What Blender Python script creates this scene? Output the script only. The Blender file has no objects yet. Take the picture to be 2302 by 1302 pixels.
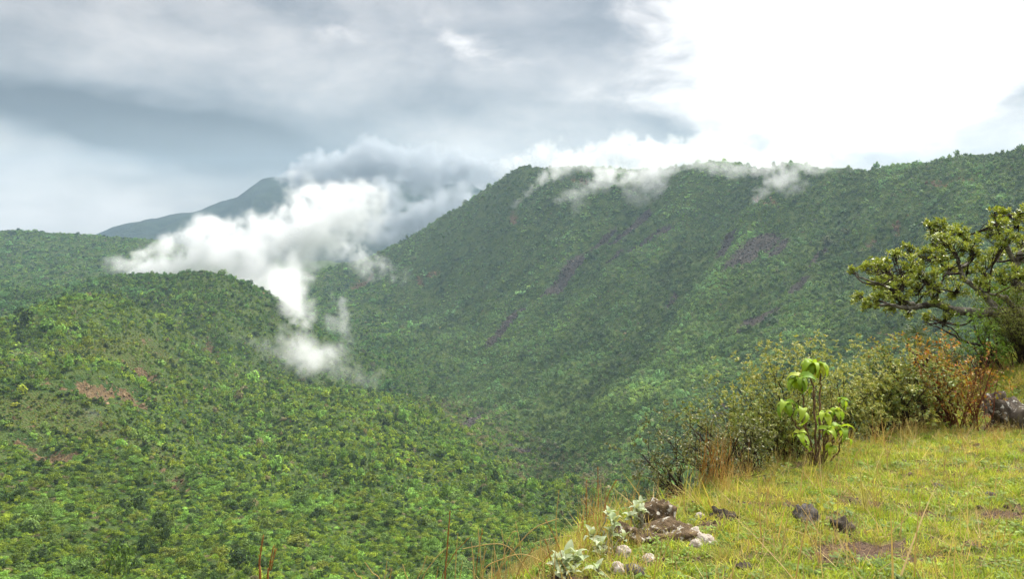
import bpy, bmesh, math, random
import numpy as np
from mathutils import Vector, Matrix, Euler

# ------------------------------------------------------------------ camera
SC = bpy.context.scene
F = 1807.0          # focal length in photo pixels (photo 2302 x 1302)
CX, HZ = 1151.0, 480.0   # principal column, horizon row
cam_d = bpy.data.cameras.new('camera')
cam = bpy.data.objects.new('camera', cam_d)
SC.collection.objects.link(cam)
cam.location = (0, 0, 0)
cam.rotation_euler = (math.radians(90), 0, 0)
cam_d.sensor_width = 36.0
cam_d.lens = 36.0 * F / 2302.0
cam_d.shift_y = -(651.0 - HZ) / 2302.0
cam_d.clip_start = 0.05
cam_d.clip_end = 60000
SC.camera = cam
SC.cycles.use_denoising = True
SC.cycles.max_bounces = 10
SC.cycles.diffuse_bounces = 3
SC.cycles.glossy_bounces = 2
SC.cycles.transmission_bounces = 4
SC.cycles.transparent_max_bounces = 8
SC.cycles.volume_bounces = 4
SC.cycles.adaptive_threshold = 0.03
SC.cycles.volume_step_rate = 1.0
SC.cycles.volume_max_steps = 512

def PX(px, py, d):
    """photo pixel + distance in metres along the view axis -> world point"""
    return ((px - CX) / F * d, d, (HZ - py) / F * d)

# ------------------------------------------------------------------ sun + sky
SUN_AZ, SUN_EL = 48.0, 46.0      # degrees, azimuth to the right of the view axis
sun_d = bpy.data.lights.new('sun', 'SUN')
sun_d.energy = 1.5
sun_d.angle = math.radians(14)
sun_d.color = (1.0, 0.95, 0.86)
sun = bpy.data.objects.new('sun', sun_d)
SC.collection.objects.link(sun)
sdir = Vector((math.sin(math.radians(SUN_AZ)) * math.cos(math.radians(SUN_EL)),
               math.cos(math.radians(SUN_AZ)) * math.cos(math.radians(SUN_EL)),
               math.sin(math.radians(SUN_EL))))
sun.rotation_euler = sdir.to_track_quat('Z', 'Y').to_euler()

world = bpy.data.worlds.new('World')
SC.world = world
world.use_nodes = True
world.cycles.sampling_method = 'MANUAL'
world.cycles.sample_map_resolution = 512
WT = world.node_tree
for n in list(WT.nodes):
    WT.nodes.remove(n)

class NT:
    """small node-tree writer"""
    def __init__(s, tree):
        s.t = tree
    def n(s, typ, **kw):
        nd = s.t.nodes.new(typ)
        for k, v in kw.items():
            setattr(nd, k, v)
        return nd
    def put(s, sock, v):
        if isinstance(v, bpy.types.NodeSocket):
            s.t.links.new(v, sock)
        else:
            sock.default_value = v
    def m(s, op, a, b=0.0, c=None, clamp=False):
        nd = s.n('ShaderNodeMath', operation=op)
        nd.use_clamp = clamp
        s.put(nd.inputs[0], a)
        s.put(nd.inputs[1], b)
        if c is not None:
            s.put(nd.inputs[2], c)
        return nd.outputs[0]
    def v(s, op, a, b=(0, 0, 0)):
        nd = s.n('ShaderNodeVectorMath', operation=op)
        s.put(nd.inputs[0], a)
        if op == 'SCALE':
            s.put(nd.inputs['Scale'], b)
        else:
            s.put(nd.inputs[1], b)
        return nd.outputs[0]
    def comb(s, x, y, z):
        nd = s.n('ShaderNodeCombineXYZ')
        for i, q in enumerate((x, y, z)):
            s.put(nd.inputs[i], q)
        return nd.outputs[0]
    def sep(s, a):
        nd = s.n('ShaderNodeSeparateXYZ')
        s.put(nd.inputs[0], a)
        return nd.outputs
    def noise(s, vec, scale, detail=4.0, rough=0.55, dist=0.0, col=False):
        nd = s.n('ShaderNodeTexNoise')
        s.put(nd.inputs['Vector'], vec)
        s.put(nd.inputs['Scale'], scale)
        nd.inputs['Detail'].default_value = detail
        nd.inputs['Roughness'].default_value = rough
        nd.inputs['Distortion'].default_value = dist
        return nd.outputs['Color' if col else 'Fac']
    def mix(s, f, a, b, typ='MIX'):
        nd = s.n('ShaderNodeMix', data_type='RGBA', blend_type=typ)
        s.put(nd.inputs[0], f)
        s.put(nd.inputs[6], a if isinstance(a, bpy.types.NodeSocket) else (*a[:3], 1))
        s.put(nd.inputs[7], b if isinstance(b, bpy.types.NodeSocket) else (*b[:3], 1))
        return nd.outputs[2]
    def ss(s, x, lo, hi, a=0.0, b=1.0):
        nd = s.n('ShaderNodeMapRange', interpolation_type='SMOOTHSTEP')
        s.put(nd.inputs[0], x)
        for i, q in enumerate((lo, hi, a, b)):
            s.put(nd.inputs[1 + i], q)
        return nd.outputs[0]

W = NT(WT)
tc = W.n('ShaderNodeTexCoord').outputs['Generated']
wx, wy, wz = W.sep(tc)
az = W.m('ARCTAN2', wx, wy)
el = W.m('ARCSINE', wz)
# cloud deck: project the direction on a flat layer overhead so that it recedes to the horizon
den = W.m('ADD', W.m('MAXIMUM', wz, 0.0), 0.22)
deck = W.comb(W.m('DIVIDE', wx, den), W.m('DIVIDE', wy, den), 0.0)
lump = W.comb(W.m('MULTIPLY', az, 1.0), W.m('MULTIPLY', el, 1.9), 0.3)
warp = W.v('SUBTRACT', W.noise(lump, 4.5, 3, 0.58, 0.0, True), (0.5, 0.5, 0.5))
wsx, wsy, _ = W.sep(warp)
azw = W.m('ADD', az, W.m('MULTIPLY', wsx, 0.20))
elw = W.m('ADD', el, W.m('MULTIPLY', wsy, 0.10))

def sky_dir(px, py):
    a = math.atan2(px - CX, F)
    return a, math.atan2((HZ - py) / F * math.cos(a), 1.0)

def blob(px, py, rx, ry, rot=0.0, warped=True):
    """soft patch in the cloud cover, 1 in its middle"""
    a0, e0 = sky_dir(px, py)
    A = W.m('SUBTRACT', azw if warped else az, a0)
    E = W.m('SUBTRACT', elw if warped else el, e0)
    c, s_ = math.cos(rot), math.sin(rot)
    u = W.m('ADD', W.m('MULTIPLY', A, c), W.m('MULTIPLY', E, s_))
    v_ = W.m('SUBTRACT', W.m('MULTIPLY', E, c), W.m('MULTIPLY', A, s_))
    u = W.m('DIVIDE', u, rx / F)
    v_ = W.m('DIVIDE', v_, ry / F)
    q = W.m('ADD', W.m('MULTIPLY', u, u), W.m('MULTIPLY', v_, v_))
    return W.m('EXPONENT', W.m('MULTIPLY', q, -1.0))

n1 = W.noise(deck, 1.1, 3.5, 0.56)
n2 = W.noise(W.v('ADD', lump, W.v('SCALE', warp, 0.12)), 7.0, 5, 0.60)
# brightness of the overcast
lum = W.m('ADD', 0.108, W.m('MULTIPLY', W.m('SUBTRACT', n1, 0.5), 0.17))
lum = W.m('ADD', lum, W.m('MULTIPLY', W.m('SUBTRACT', n2, 0.5), 0.19))
hi = W.ss(el, 0.27, 1.0, 0.0, 0.46)                     # brightened overhead, above the view, to light the land
lum = W.m('ADD', lum, hi)
dark = W.m('ADD', blob(130, 262, 520, 66, -0.10), W.m('MULTIPLY', blob(520, 345, 300, 75, -0.1), 0.85))
dark = W.m('ADD', dark, W.m('MULTIPLY', blob(1330, 40, 330, 40, 0.0), 0.42))
dark = W.m('ADD', dark, W.m('MULTIPLY', blob(560, 180, 520, 40, -0.05), 0.18))
dark = W.m('MINIMUM', dark, 1.0)
lum = W.m('MULTIPLY', lum, W.m('SUBTRACT', 1.0, W.m('MULTIPLY', dark, 0.86)))
low = W.m('ADD', W.m('MULTIPLY', blob(0, 455, 420, 75, 0), 0.09), W.m('MULTIPLY', blob(1000, 350, 500, 60, 0), 0.03))
low = W.m('ADD', low, W.m('MULTIPLY', blob(2150, 310, 400, 70, 0), 0.06))
lum = W.m('ADD', lum, low)
# the thin place in the cover in front of the sun, and two small rifts
g = W.m('ADD', blob(1900, 75, 400, 215, -0.08), W.m('MULTIPLY', blob(1090, 105, 110, 38, -0.3), 0.52))
g = W.m('ADD', g, W.m('MULTIPLY', blob(745, 62, 70, 30, 0), 0.38))
g = W.m('ADD', g, W.m('MULTIPLY', blob(1760, 255, 230, 70, -0.1), 0.50))
g = W.m('ADD', g, W.m('MULTIPLY', W.m('SUBTRACT', n2, 0.5), 1.1))
gl = W.ss(g, 0.18, 1.25)
lum = W.m('ADD', lum, W.m('MULTIPLY', gl, 0.50))
lum = W.m('MAXIMUM', lum, 0.02)
coolness = W.ss(lum, 0.03, 0.15)
tint = W.mix(coolness, (0.94, 0.985, 1.01), (1.05, 1.0, 0.945))
ccol = W.v('SCALE', tint, lum)
bgc = W.n('ShaderNodeBackground')
W.put(bgc.inputs[0], ccol)
bgc.inputs[1].default_value = 1.0
sky = W.n('ShaderNodeTexSky', sky_type='NISHITA')
sky.sun_disc = False
sky.sun_elevation = math.radians(SUN_EL)
sky.sun_rotation = math.radians(SUN_AZ)
bgs = W.n('ShaderNodeBackground')
W.put(bgs.inputs[0], sky.outputs[0])
bgs.inputs[1].default_value = 0.10
mx = W.n('ShaderNodeMixShader')
mx.inputs[0].default_value = 0.94            # almost closed overcast
WT.links.new(bgs.outputs[0], mx.inputs[1])
WT.links.new(bgc.outputs[0], mx.inputs[2])
wo = W.n('ShaderNodeOutputWorld')
WT.links.new(mx.outputs[0], wo.inputs[0])

SC.view_settings.view_transform = 'Standard'
SC.view_settings.look = 'None'
SC.view_settings.gamma = 1.0
SC.view_settings.exposure = 2.2

# ------------------------------------------------------------------ helpers
COL = SC.collection
def tag(o, label=None, cat=None, group=None, kind=None):
    if label: o['label'] = label
    if cat: o['category'] = cat
    if group: o['group'] = group
    if kind: o['kind'] = kind
    return o

def link_mesh(name, me, mat=None, parent=None):
    o = bpy.data.objects.new(name, me)
    COL.objects.link(o)
    if mat: 
        me.materials.clear()
        me.materials.append(mat)
    if parent: o.parent = parent
    return o

def np_mesh(name, verts, quads=None, tris=None, smooth=False):
    """mesh from numpy arrays"""
    me = bpy.data.meshes.new(name)
    verts = np.asarray(verts, dtype=np.float32).reshape(-1, 3)
    me.vertices.add(len(verts))
    me.vertices.foreach_set('co', verts.ravel())
    loops, starts = [], []
    pos = 0
    for arr, k in ((quads, 4), (tris, 3)):
        if arr is not None and len(arr):
            arr = np.asarray(arr, dtype=np.int32).reshape(-1, k)
            loops.append(arr.ravel())
            starts.append(np.arange(len(arr), dtype=np.int32) * k + pos)
            pos += arr.size
    if loops:
        lp = np.concatenate(loops); st = np.concatenate(starts)
        me.loops.add(len(lp)); me.polygons.add(len(st))
        me.loops.foreach_set('vertex_index', lp)
        me.polygons.foreach_set('loop_start', st)
        if smooth:
            me.polygons.foreach_set('use_smooth', np.ones(len(st), dtype=bool))
    me.update(calc_edges=True)
    me.validate()
    return me

def attr(me, name, typ, data, domain='POINT'):
    a = me.attributes.new(name, typ, domain)
    d = np.asarray(data, dtype=np.int32 if typ == 'INT' else np.float32).ravel()
    key = {'FLOAT': 'value', 'INT': 'value', 'FLOAT_VECTOR': 'vector', 'FLOAT_COLOR': 'color'}[typ]
    a.data.foreach_set(key, d)

def _hash(ix, iy, seed):
    h = (ix.astype(np.int64) * 374761393 + iy.astype(np.int64) * 668265263 + seed * 974634777) & 0xffffffff
    h = ((h ^ (h >> 13)) * 1274126177) & 0xffffffff
    h = (h ^ (h >> 16)) & 0xffffffff
    return h / 4294967296.0 * 2 * math.pi

def perlin(x, y, seed=0):
    x = np.asarray(x, dtype=np.float64); y = np.asarray(y, dtype=np.float64)
    ix = np.floor(x); iy = np.floor(y)
    fx = x - ix; fy = y - iy
    u = fx * fx * fx * (fx * (fx * 6 - 15) + 10)
    v = fy * fy * fy * (fy * (fy * 6 - 15) + 10)
    r = 0
    out = []
    for dx, dy in ((0, 0), (1, 0), (0, 1), (1, 1)):
        a = _hash(ix + dx, iy + dy, seed)
        out.append(np.cos(a) * (fx - dx) + np.sin(a) * (fy - dy))
    return (out[0] * (1 - u) + out[1] * u) * (1 - v) + (out[2] * (1 - u) + out[3] * u) * v

def fbm(x, y, octaves=4, seed=0, gain=0.5):
    r = 0; a = 1.0
    for k in range(octaves):
        r = r + a * perlin(x * 2 ** k, y * 2 ** k, seed + k * 17)
        a *= gain
    return r

def bilin(G, fx, fy):
    ny, nx = G.shape
    fx = np.clip(fx, 0, nx - 1.001); fy = np.clip(fy, 0, ny - 1.001)
    ix = fx.astype(int); iy = fy.astype(int)
    u = fx - ix; v = fy - iy
    return (G[iy, ix] * (1 - u) + G[iy, ix + 1] * u) * (1 - v) + (G[iy + 1, ix] * (1 - u) + G[iy + 1, ix + 1] * u) * v

def new_mat(name):
    m = bpy.data.materials.new(name)
    m.use_nodes = True
    t = m.node_tree
    for n in list(t.nodes):
        t.nodes.remove(n)
    return m, NT(t)

def finish(N, shader, disp=None, volume=False):
    o = N.n('ShaderNodeOutputMaterial')
    N.t.links.new(shader, o.inputs['Volume' if volume else 'Surface'])
    if disp is not None:
        N.t.links.new(disp, o.inputs['Displacement'])

def principled(N, col, rough=0.8, spec=0.2, normal=None):
    b = N.n('ShaderNodeBsdfPrincipled')
    N.put(b.inputs['Base Color'], col if isinstance(col, bpy.types.NodeSocket) else (*col[:3], 1))
    N.put(b.inputs['Roughness'], rough)
    b.inputs['Specular IOR Level'].default_value = spec
    if normal is not None:
        N.t.links.new(normal, b.inputs['Normal'])
    return b.outputs[0]

def bump(N, h, strength=0.5, dist=0.1):
    b = N.n('ShaderNodeBump')
    b.inputs['Strength'].default_value = strength
    b.inputs['Distance'].default_value = dist
    N.t.links.new(h, b.inputs['Height'])
    return b.outputs[0]
# ------------------------------------------------------------------ valley terrain (one height field in metres)
CP = []          # control points (x, y, z)
def cp(px, py, d): CP.append(PX(px, py, d))
# near flank below the viewpoint, far bottom to valley axis
for q in [(0,1302,205),(250,1302,235),(500,1302,260),(800,1302,280),(1150,1302,300),(1450,1302,300),
          (0,1150,285),(250,1150,350),(500,1150,380),(800,1150,390),(1000,1150,400),(1450,1150,450),(1620,1060,450),
          (0,1000,400),(120,1000,405),(260,1000,430),(360,1000,480),(450,1000,545),(650,1000,540),(850,1000,560),(1400,1000,640),(1650,950,540),
          (0,880,470),(110,880,480),(220,880,500),(330,880,560),(430,880,690),(600,880,730),(800,890,800),(880,890,840),(960,950,690),(1030,1015,590),(1110,1100,475),(940,858,1070),(1010,920,920),(1080,970,800),(1180,1040,690),(1280,1120,600),(1150,925,860),(1260,1000,710),(1400,1080,560),(1400,880,790),(1600,860,680),(1800,850,600),(2000,850,530),(2250,850,440),
          (0,790,600),(170,770,620),(290,780,650),(360,790,740),(440,790,850),(540,780,890),(650,820,920),
          # crest of the near knoll and of the spur behind it
          (0,728,720),(80,697,720),(180,673,735),(300,690,760),(370,722,800),(480,720,900),
          (450,614,1060),(520,627,1045),(590,655,1025),(640,720,985),(700,790,965),(760,838,970),
          # flat shoulder on the left
          (0,705,1050),(150,650,1200),(290,625,1160),(0,620,1480),(150,575,1750),(0,521,2000),(150,526,2000),(290,540,1900),(380,570,1800),
          # head of the valley
          (720,700,1500),(850,710,1500),(700,610,2000),(850,600,2000),(800,650,1750),(850,800,1180),(940,800,1180),(880,740,1400),(1000,700,1450),(1100,800,1130),
          # the long wall: skyline, then its face
          (870,560,1900),(930,530,1850),(1000,485,1780),(1080,435,1720),(1145,391,1680),(1162,381,1672),(1175,374,1665),(1190,378,1660),(1230,381,1640),(1300,377,1600),(1400,388,1520),(1500,388,1450),(1600,378,1370),(1750,377,1250),(1900,389,1130),(2000,387,1060),(2100,378,990),(2302,343,870),(2500,300,800),
          (1000,600,1600),(1090,520,1600),(1175,480,1530),(1175,600,1390),(1175,700,1240),(1400,480,1400),(1400,600,1220),(1400,700,1080),(1400,800,930),(1600,480,1270),(1600,600,1080),(1600,700,920),(1600,780,800),(1900,480,1030),(1900,600,850),(1900,700,710),(2200,450,830),(2200,600,660),(2200,720,540)]:
    cp(*q)
# ground behind the skylines
for px, py, d in [(0,521,2000),(150,526,2000),(290,540,1900)]:
    CP.append(PX(px, py + 22, d + 500))
for px, py, d in [(930,530,1850),(1080,435,1720),(1175,375,1665)]:
    CP.append(PX(px, py + 60, d + 160)); CP.append(PX(px - 60, py + 120, d + 420))
for px, py, d in [(1300,377,1600),(1400,388,1520),(1600,378,1370),(1750,377,1250),(1900,389,1130),(2100,378,990),(2302,343,870)]:
    CP.append(PX(px, py + 22, d + 140)); CP.append(PX(px, py + 40, d + 500))
for px, py, d in [(180,673,735),(300,690,760),(80,697,720),(0,728,720)]:
    CP.append(PX(px, py + 62, d + 130))
for px, py, d in [(450,614,1060),(520,627,1045),(590,655,1025)]:
    CP.append(PX(px + 30, py + 70, d + 170))
# under and beside the viewpoint, outside the picture
CP += [(0,0,-14),(-60,0,-18),(60,0,-14),(0,-60,-10),(-60,-60,-10),(60,-60,-10),(0,50,-50),(-60,50,-50),(60,50,-50),(-200,50,-62),(-120,120,-84),(0,120,-86),(120,120,-95),
       (-250,130,-85),(150,50,-52),(260,150,-90),(420,260,-60),(620,420,10),(760,560,55),(300,60,-20),(-420,250,-70),(-560,420,-60),(-800,640,-70),(-1100,900,-70),(-1600,1500,-45),(-1900,2200,-60),(1100,700,60),(1500,1200,70),(1300,2200,40),(-300,-200,10),(300,-200,10)]
CP = np.array(CP)
MQC = 35.0
def _phi(r2): return np.sqrt(r2 + MQC * MQC)
_d2 = ((CP[:, None, :2] - CP[None, :, :2]) ** 2).sum(-1)
_A = np.zeros((len(CP) + 3, len(CP) + 3))
_A[:len(CP), :len(CP)] = _phi(_d2) + np.eye(len(CP)) * (-0.5)
_A[:len(CP), -3:] = np.c_[CP[:, :2] / 1000.0, np.ones(len(CP))]
_A[-3:, :len(CP)] = _A[:len(CP), -3:].T
_w = np.linalg.solve(_A, np.r_[CP[:, 2], 0, 0, 0])

GX0, GX1, GY0, GY1, GS = -1750.0, 1400.0, -160.0, 2700.0, 7.0
gx = np.arange(GX0, GX1 + 1, GS); gy = np.arange(GY0, GY1 + 1, GS)
XX, YY = np.meshgrid(gx, gy)
def base_h(x, y):
    z = _w[-3] * x / 1000 + _w[-2] * y / 1000 + _w[-1]
    for i in range(len(CP)):
        z = z + _w[i] * np.sqrt((x - CP[i, 0]) ** 2 + (y - CP[i, 1]) ** 2 + MQC * MQC)
    return z
ZZ = base_h(XX, YY)
_far = np.clip((YY - 150) / 350, 0, 1)
_amp = 0.35 + 0.65 * _far
# the crests stay as they are drawn: less relief noise close to them
_cr = np.full(XX.shape, 1e9)
for _line in ([(870,560,1900),(1000,485,1780),(1080,435,1720),(1175,375,1665),(1300,377,1600),(1400,388,1520),(1600,378,1370),(1750,377,1250),(1900,389,1130),(2100,378,990),(2302,343,870)], [(0,728,720),(80,697,720),(180,673,735),(300,690,760),(370,722,800)], [(450,614,1060),(520,627,1045),(590,655,1025),(640,720,985)]):
    _w3 = [PX(*q) for q in _line]
    for _a, _b in zip(_w3[:-1], _w3[1:]):
        _L = (_b[0] - _a[0]) ** 2 + (_b[1] - _a[1]) ** 2
        _t = np.clip(((XX - _a[0]) * (_b[0] - _a[0]) + (YY - _a[1]) * (_b[1] - _a[1])) / _L, 0, 1)
        _cr = np.minimum(_cr, np.hypot(XX - _a[0] - _t * (_b[0] - _a[0]), YY - _a[1] - _t * (_b[1] - _a[1])))
_quiet = 0.25 + 0.75 * np.clip(_cr / 110.0, 0, 1)
_amp = _amp * _quiet
# gullies and ribs running down the slopes
ZZ += _amp * 9.0 * fbm(XX / 130, YY / 130, 4, 3)
_rid = 1 - np.abs(fbm(XX / 95 + 5, YY / 95 + 9, 3, 21)) * 2
ZZ += _amp * 8.0 * (_rid - 0.6)
# gullies follow the fall line of the long wall
_u = np.array([0.55, 0.835]); _al = XX * _u[0] + YY * _u[1]; _ac = -XX * _u[1] + YY * _u[0]
FALL = fbm(_al / 420 + 0.25 * fbm(XX / 200, YY / 200, 2, 4), _ac / 90, 3, 12)
_wl = np.clip((XX - 0.10 * YY + 200) / 250, 0, 1) * np.clip((YY - 350) / 300, 0, 1)
ZZ += _wl * 20.0 * FALL * _quiet
ZZ += _amp * 1.2 * fbm(XX / 26, YY / 26, 2, 40)
def H(x, y):
    return bilin(ZZ, (np.asarray(x, float) - GX0) / GS, (np.asarray(y, float) - GY0) / GS)

def ray_hit(px, py, d0=60.0, d1=2600.0):
    """first point of the terrain seen along a photo pixel's direction"""
    d = np.linspace(d0, d1, 2600)
    x, y, z = (px - CX) / F * d, d, (HZ - py) / F * d
    b = np.nonzero(z < H(x, y))[0]
    if len(b) == 0: return None
    i = b[0]
    return float(x[i]), float(y[i]), float(z[i])

def patch_mask(x, y, strokes):
    """how far inside bare streaks (world metres) each point lies; strokes are pixel lines with a width in pixels"""
    m = np.zeros(np.shape(x))
    for pts, wpx in strokes:
        hp = [ray_hit(*p) for p in pts]
        hp = [h for h in hp if h]
        if not hp: continue
        if len(hp) == 1: hp = hp * 2
        for a, b in zip(hp[:-1], hp[1:]):
            r = wpx / F * (a[1] + b[1]) / 2 * 0.5
            ax, ay, bx, by = a[0], a[1], b[0], b[1]
            L2 = (bx - ax) ** 2 + (by - ay) ** 2 + 1e-6
            t = np.clip(((x - ax) * (bx - ax) + (y - ay) * (by - ay)) / L2, 0, 1)
            dd = np.hypot(x - ax - t * (bx - ax), y - ay - t * (by - ay))
            m = np.maximum(m, np.clip(1.6 - dd / max(r, 3.0), 0, 1))
    return m
SCREE = [([(1300,585),(1270,625),(1245,655)], 34), ([(1165,700),(1135,735),(1105,768)], 26), ([(1245,655),(1165,700)], 8),
         ([(1450,485),(1415,515),(1380,545)], 30), ([(1500,515),(1450,545),(1420,565)], 20), ([(1720,535),(1690,560),(1665,585)], 58), ([(1760,545),(1740,575)], 26),
         ([(1640,530),(1625,565)], 26), ([(1800,632),(1785,650)], 30), ([(1730,705),(1690,722)], 36), ([(1400,560),(1370,590)], 10), ([(1520,660),(1500,690)],8),
         ([(1625,920),(1608,945)], 10), ([(1380,520),(1300,585)], 10), ([(1860,560),(1820,600)], 12), ([(1660,740),(1640,760)], 16),([(1090,930),(1050,960)], 22), ([(1120,1000),(1180,1015)], 16)]
EARTH = [([(825,630),(805,640)], 24), ([(965,612),(985,614)], 10), ([(190,850),(225,885)], 46), ([(250,862),(295,892)], 54), ([(310,828),(340,855)], 36), ([(225,868),(300,880)], 34), ([(150,862),(200,872)], 26), ([(330,850),(375,862)], 22), ([(160,870),(110,868)], 14), ([(345,855),(360,858)], 10),
         ([(40,990),(130,1010)], 62), ([(110,1030),(95,1020)], 14), ([(375,1055),(408,1088)], 38), ([(1085,705),(1095,700)], 12), ([(1990,745),(2030,748)], 8), ([(1930,560),(1960,540)], 9), ([(2080,410),(2200,395)], 8),
         ([(1700,440),(1740,460)], 7), ([(330,770),(345,790)], 10), ([(470,770),(480,790)], 8), ([(2010,500),(2030,530)], 9), ([(1290,400),(1320,410)], 8), ([(940,620),(955,640)], 8), ([(1150,480),(1160,500)], 9), ([(455,860),(465,880)],7)]
GRASSY = [([(110,800),(240,790),(350,800)], 120), ([(60,930),(170,950),(270,990)], 110), ([(330,1000),(400,1050)], 60)]
_gm = patch_mask(XX, YY, GRASSY)
# cut the bare places a little into the slope so that they read as scars
_sm = patch_mask(XX, YY, SCREE) ; _em = patch_mask(XX, YY, EARTH)
GROUND_SCREE, GROUND_EARTH = _sm, _em
ZZ = ZZ - 10.0 * _em - 1.5 * _sm
ny, nx = ZZ.shape
idx = np.arange(nx * ny).reshape(ny, nx)
quads = np.stack([idx[:-1, :-1], idx[:-1, 1:], idx[1:, 1:], idx[1:, :-1]], -1).reshape(-1, 4)
# only the part of the field that the place needs: a wide fan in front of the viewpoint
qx = XX[:-1, :-1].ravel(); qy = YY[:-1, :-1].ravel()
keep = np.abs(qx) < 0.80 * np.maximum(qy, 0) + 260
quads = quads[keep]
used = np.zeros(nx * ny, bool); used[quads.ravel()] = True
remap = np.cumsum(used) - 1
tv = np.stack([XX, YY, ZZ], -1).reshape(-1, 3)[used]
tme = np_mesh('valley_terrain', tv, quads=remap[quads], smooth=True)
attr(tme, 'grassy', 'FLOAT', _gm.ravel()[used])
attr(tme, 'scree', 'FLOAT', _sm.ravel()[used]); attr(tme, 'earth', 'FLOAT', _em.ravel()[used])

mt, N = new_mat('valley_ground')
geo = N.n('ShaderNodeNewGeometry').outputs['Position']
na = N.noise(geo, 0.09, 6, 0.6); nb = N.noise(geo, 0.6, 4, 0.6); nc = N.noise(geo, 0.02, 4, 0.5)
under = N.mix(N.ss(na, 0.35, 0.65), (0.030, 0.060, 0.014), (0.075, 0.105, 0.028))
under = N.mix(N.ss(nb, 0.55, 0.75, 0, 0.6), under, (0.11, 0.085, 0.05))
ga = N.n('ShaderNodeAttribute', attribute_name='grassy').outputs['Fac']
under = N.mix(N.ss(ga, 0.1, 0.8), under, N.mix(N.ss(nb, 0.4, 0.65), (0.060, 0.092, 0.020), (0.085, 0.085, 0.030)))
sa = N.n('ShaderNodeAttribute', attribute_name='scree').outputs['Fac']
ea = N.n('ShaderNodeAttribute', attribute_name='earth').outputs['Fac']
br = N.noise(geo, 0.16, 5, 0.65)
sf = N.ss(N.m('ADD', sa, N.m('MULTIPLY', N.m('SUBTRACT', br, 0.5), 3.2)), 0.42, 0.55)
ef = N.ss(N.m('ADD', ea, N.m('MULTIPLY', N.m('SUBTRACT', br, 0.5), 3.4)), 0.45, 0.6)
vor = N.n('ShaderNodeTexVoronoi'); vor.inputs['Scale'].default_value = 0.7
N.put(vor.inputs['Vector'], geo)
stone = N.mix(N.ss(nb, 0.35, 0.7), (0.028, 0.024, 0.020), (0.085, 0.072, 0.062))
earth = N.mix(N.ss(nb, 0.3, 0.7), (0.080, 0.052, 0.026), (0.17, 0.122, 0.066))
c = N.mix(sf, under, stone)
c = N.mix(ef, c, earth)
hgt = N.m('ADD', N.m('MULTIPLY', vor.outputs['Distance'], 0.8), nb)
finish(N, principled(N, c, 0.95, 0.05, bump(N, hgt, 0.8, 1.5)))
terrain = link_mesh('valley_terrain', tme, mt)
tag(terrain, 'bush-covered crater valley with left spur and long right-hand wall', kind='structure')

# ------------------------------------------------------------------ far mountain
FX = np.linspace(-3600, 2600, 300); FY = np.linspace(3000, 6200, 150)
MX, MY = np.meshgrid(FX, FY)
RD = 4700.0
crest_px = [(-300,640),(0,610),(120,560),(225,527),(300,500),(400,477),(460,462),(540,440),(580,412),(612,396),(680,396),(760,400),(900,404),(1000,412),(1060,405),(1120,440),(1300,470),(1700,500)]
crx = np.array([PX(a, b, RD)[0] for a, b in crest_px]); crz = np.array([PX(a, b, RD)[2] for a, b in crest_px])
cz = np.interp(MX + 60 * fbm(MX / 500, MY / 500, 3, 77), crx, crz)
dy = MY - RD
fall = np.where(dy < 0, np.clip(-dy / 1650, 0, 1) ** 0.9, np.clip(dy / 1500, 0, 1))
MZ = cz * (1 - fall) + fall * (-260)
MZ += (1 - np.exp(-(dy / 300) ** 2) * 0.75) * (70 * fbm(MX / 420, MY / 600, 4, 5) - 60 * np.abs(fbm(MX / 300, MY / 900, 3, 8)))
MZ += 7 * fbm(MX / 45, MY / 45, 3, 90)
my_, mx_ = MZ.shape
mi = np.arange(mx_ * my_).reshape(my_, mx_)
mme = np_mesh('mountain', np.stack([MX, MY, MZ], -1), quads=np.stack([mi[:-1, :-1], mi[:-1, 1:], mi[1:, 1:], mi[1:, :-1]], -1), smooth=True)
mm, N = new_mat('mountain_forest')
geo = N.n('ShaderNodeNewGeometry').outputs['Position']
c = N.mix(N.ss(N.noise(geo, 0.012, 6, 0.6), 0.35, 0.65), (0.010, 0.020, 0.010), (0.028, 0.044, 0.020))
finish(N, principled(N, c, 0.95, 0.05, bump(N, N.noise(geo, 0.05, 6, 0.65), 1.0, 20)))
mountain = link_mesh('mountain', mme, mm)
tag(mountain, 'dark blue forested mountain rising far behind the valley', kind='structure')
# low plain that carries the land on to the horizon
pv = [(-4100, 2400, -330), (3100, 2400, -330), (3100, 6300, -330), (-4100, 6300, -330)]
plain = link_mesh('plain', np_mesh('plain', pv, quads=[[0, 1, 2, 3]]), mm)
tag(plain, kind='structure')

# ------------------------------------------------------------------ air between the viewpoint and the far slopes
hx0, hx1, hy0, hy1, hz0, hz1 = -4200, 3200, -220, 6400, -345, 440
hv = [(x, y, z) for z in (hz0, hz1) for y in (hy0, hy1) for x in (hx0, hx1)]
hq = [(0, 2, 3, 1), (4, 5, 7, 6), (0, 1, 5, 4), (2, 6, 7, 3), (0, 4, 6, 2), (1, 3, 7, 5)]
haze = link_mesh('haze', np_mesh('haze', hv, quads=hq))
hm, N = new_mat('haze_air')
pvn = N.n('ShaderNodeVolumePrincipled')
pvn.inputs['Color'].default_value = (0.46, 0.64, 0.84, 1)
pvn.inputs['Density'].default_value = 0.000095
pvn.inputs['Anisotropy'].default_value = 0.2
finish(N, pvn.outputs[0], volume=True)
haze.data.materials.append(hm)
tag(haze, 'pale blue air that fades the far slopes', kind='stuff')
# ------------------------------------------------------------------ low cloud and mist (real volumes)
def gn_group(name):
    g = bpy.data.node_groups.new(name, 'GeometryNodeTree')
    g.interface.new_socket('Geometry', in_out='INPUT', socket_type='NodeSocketGeometry')
    g.interface.new_socket('Geometry', in_out='OUTPUT', socket_type='NodeSocketGeometry')
    return g, NT(g)

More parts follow.
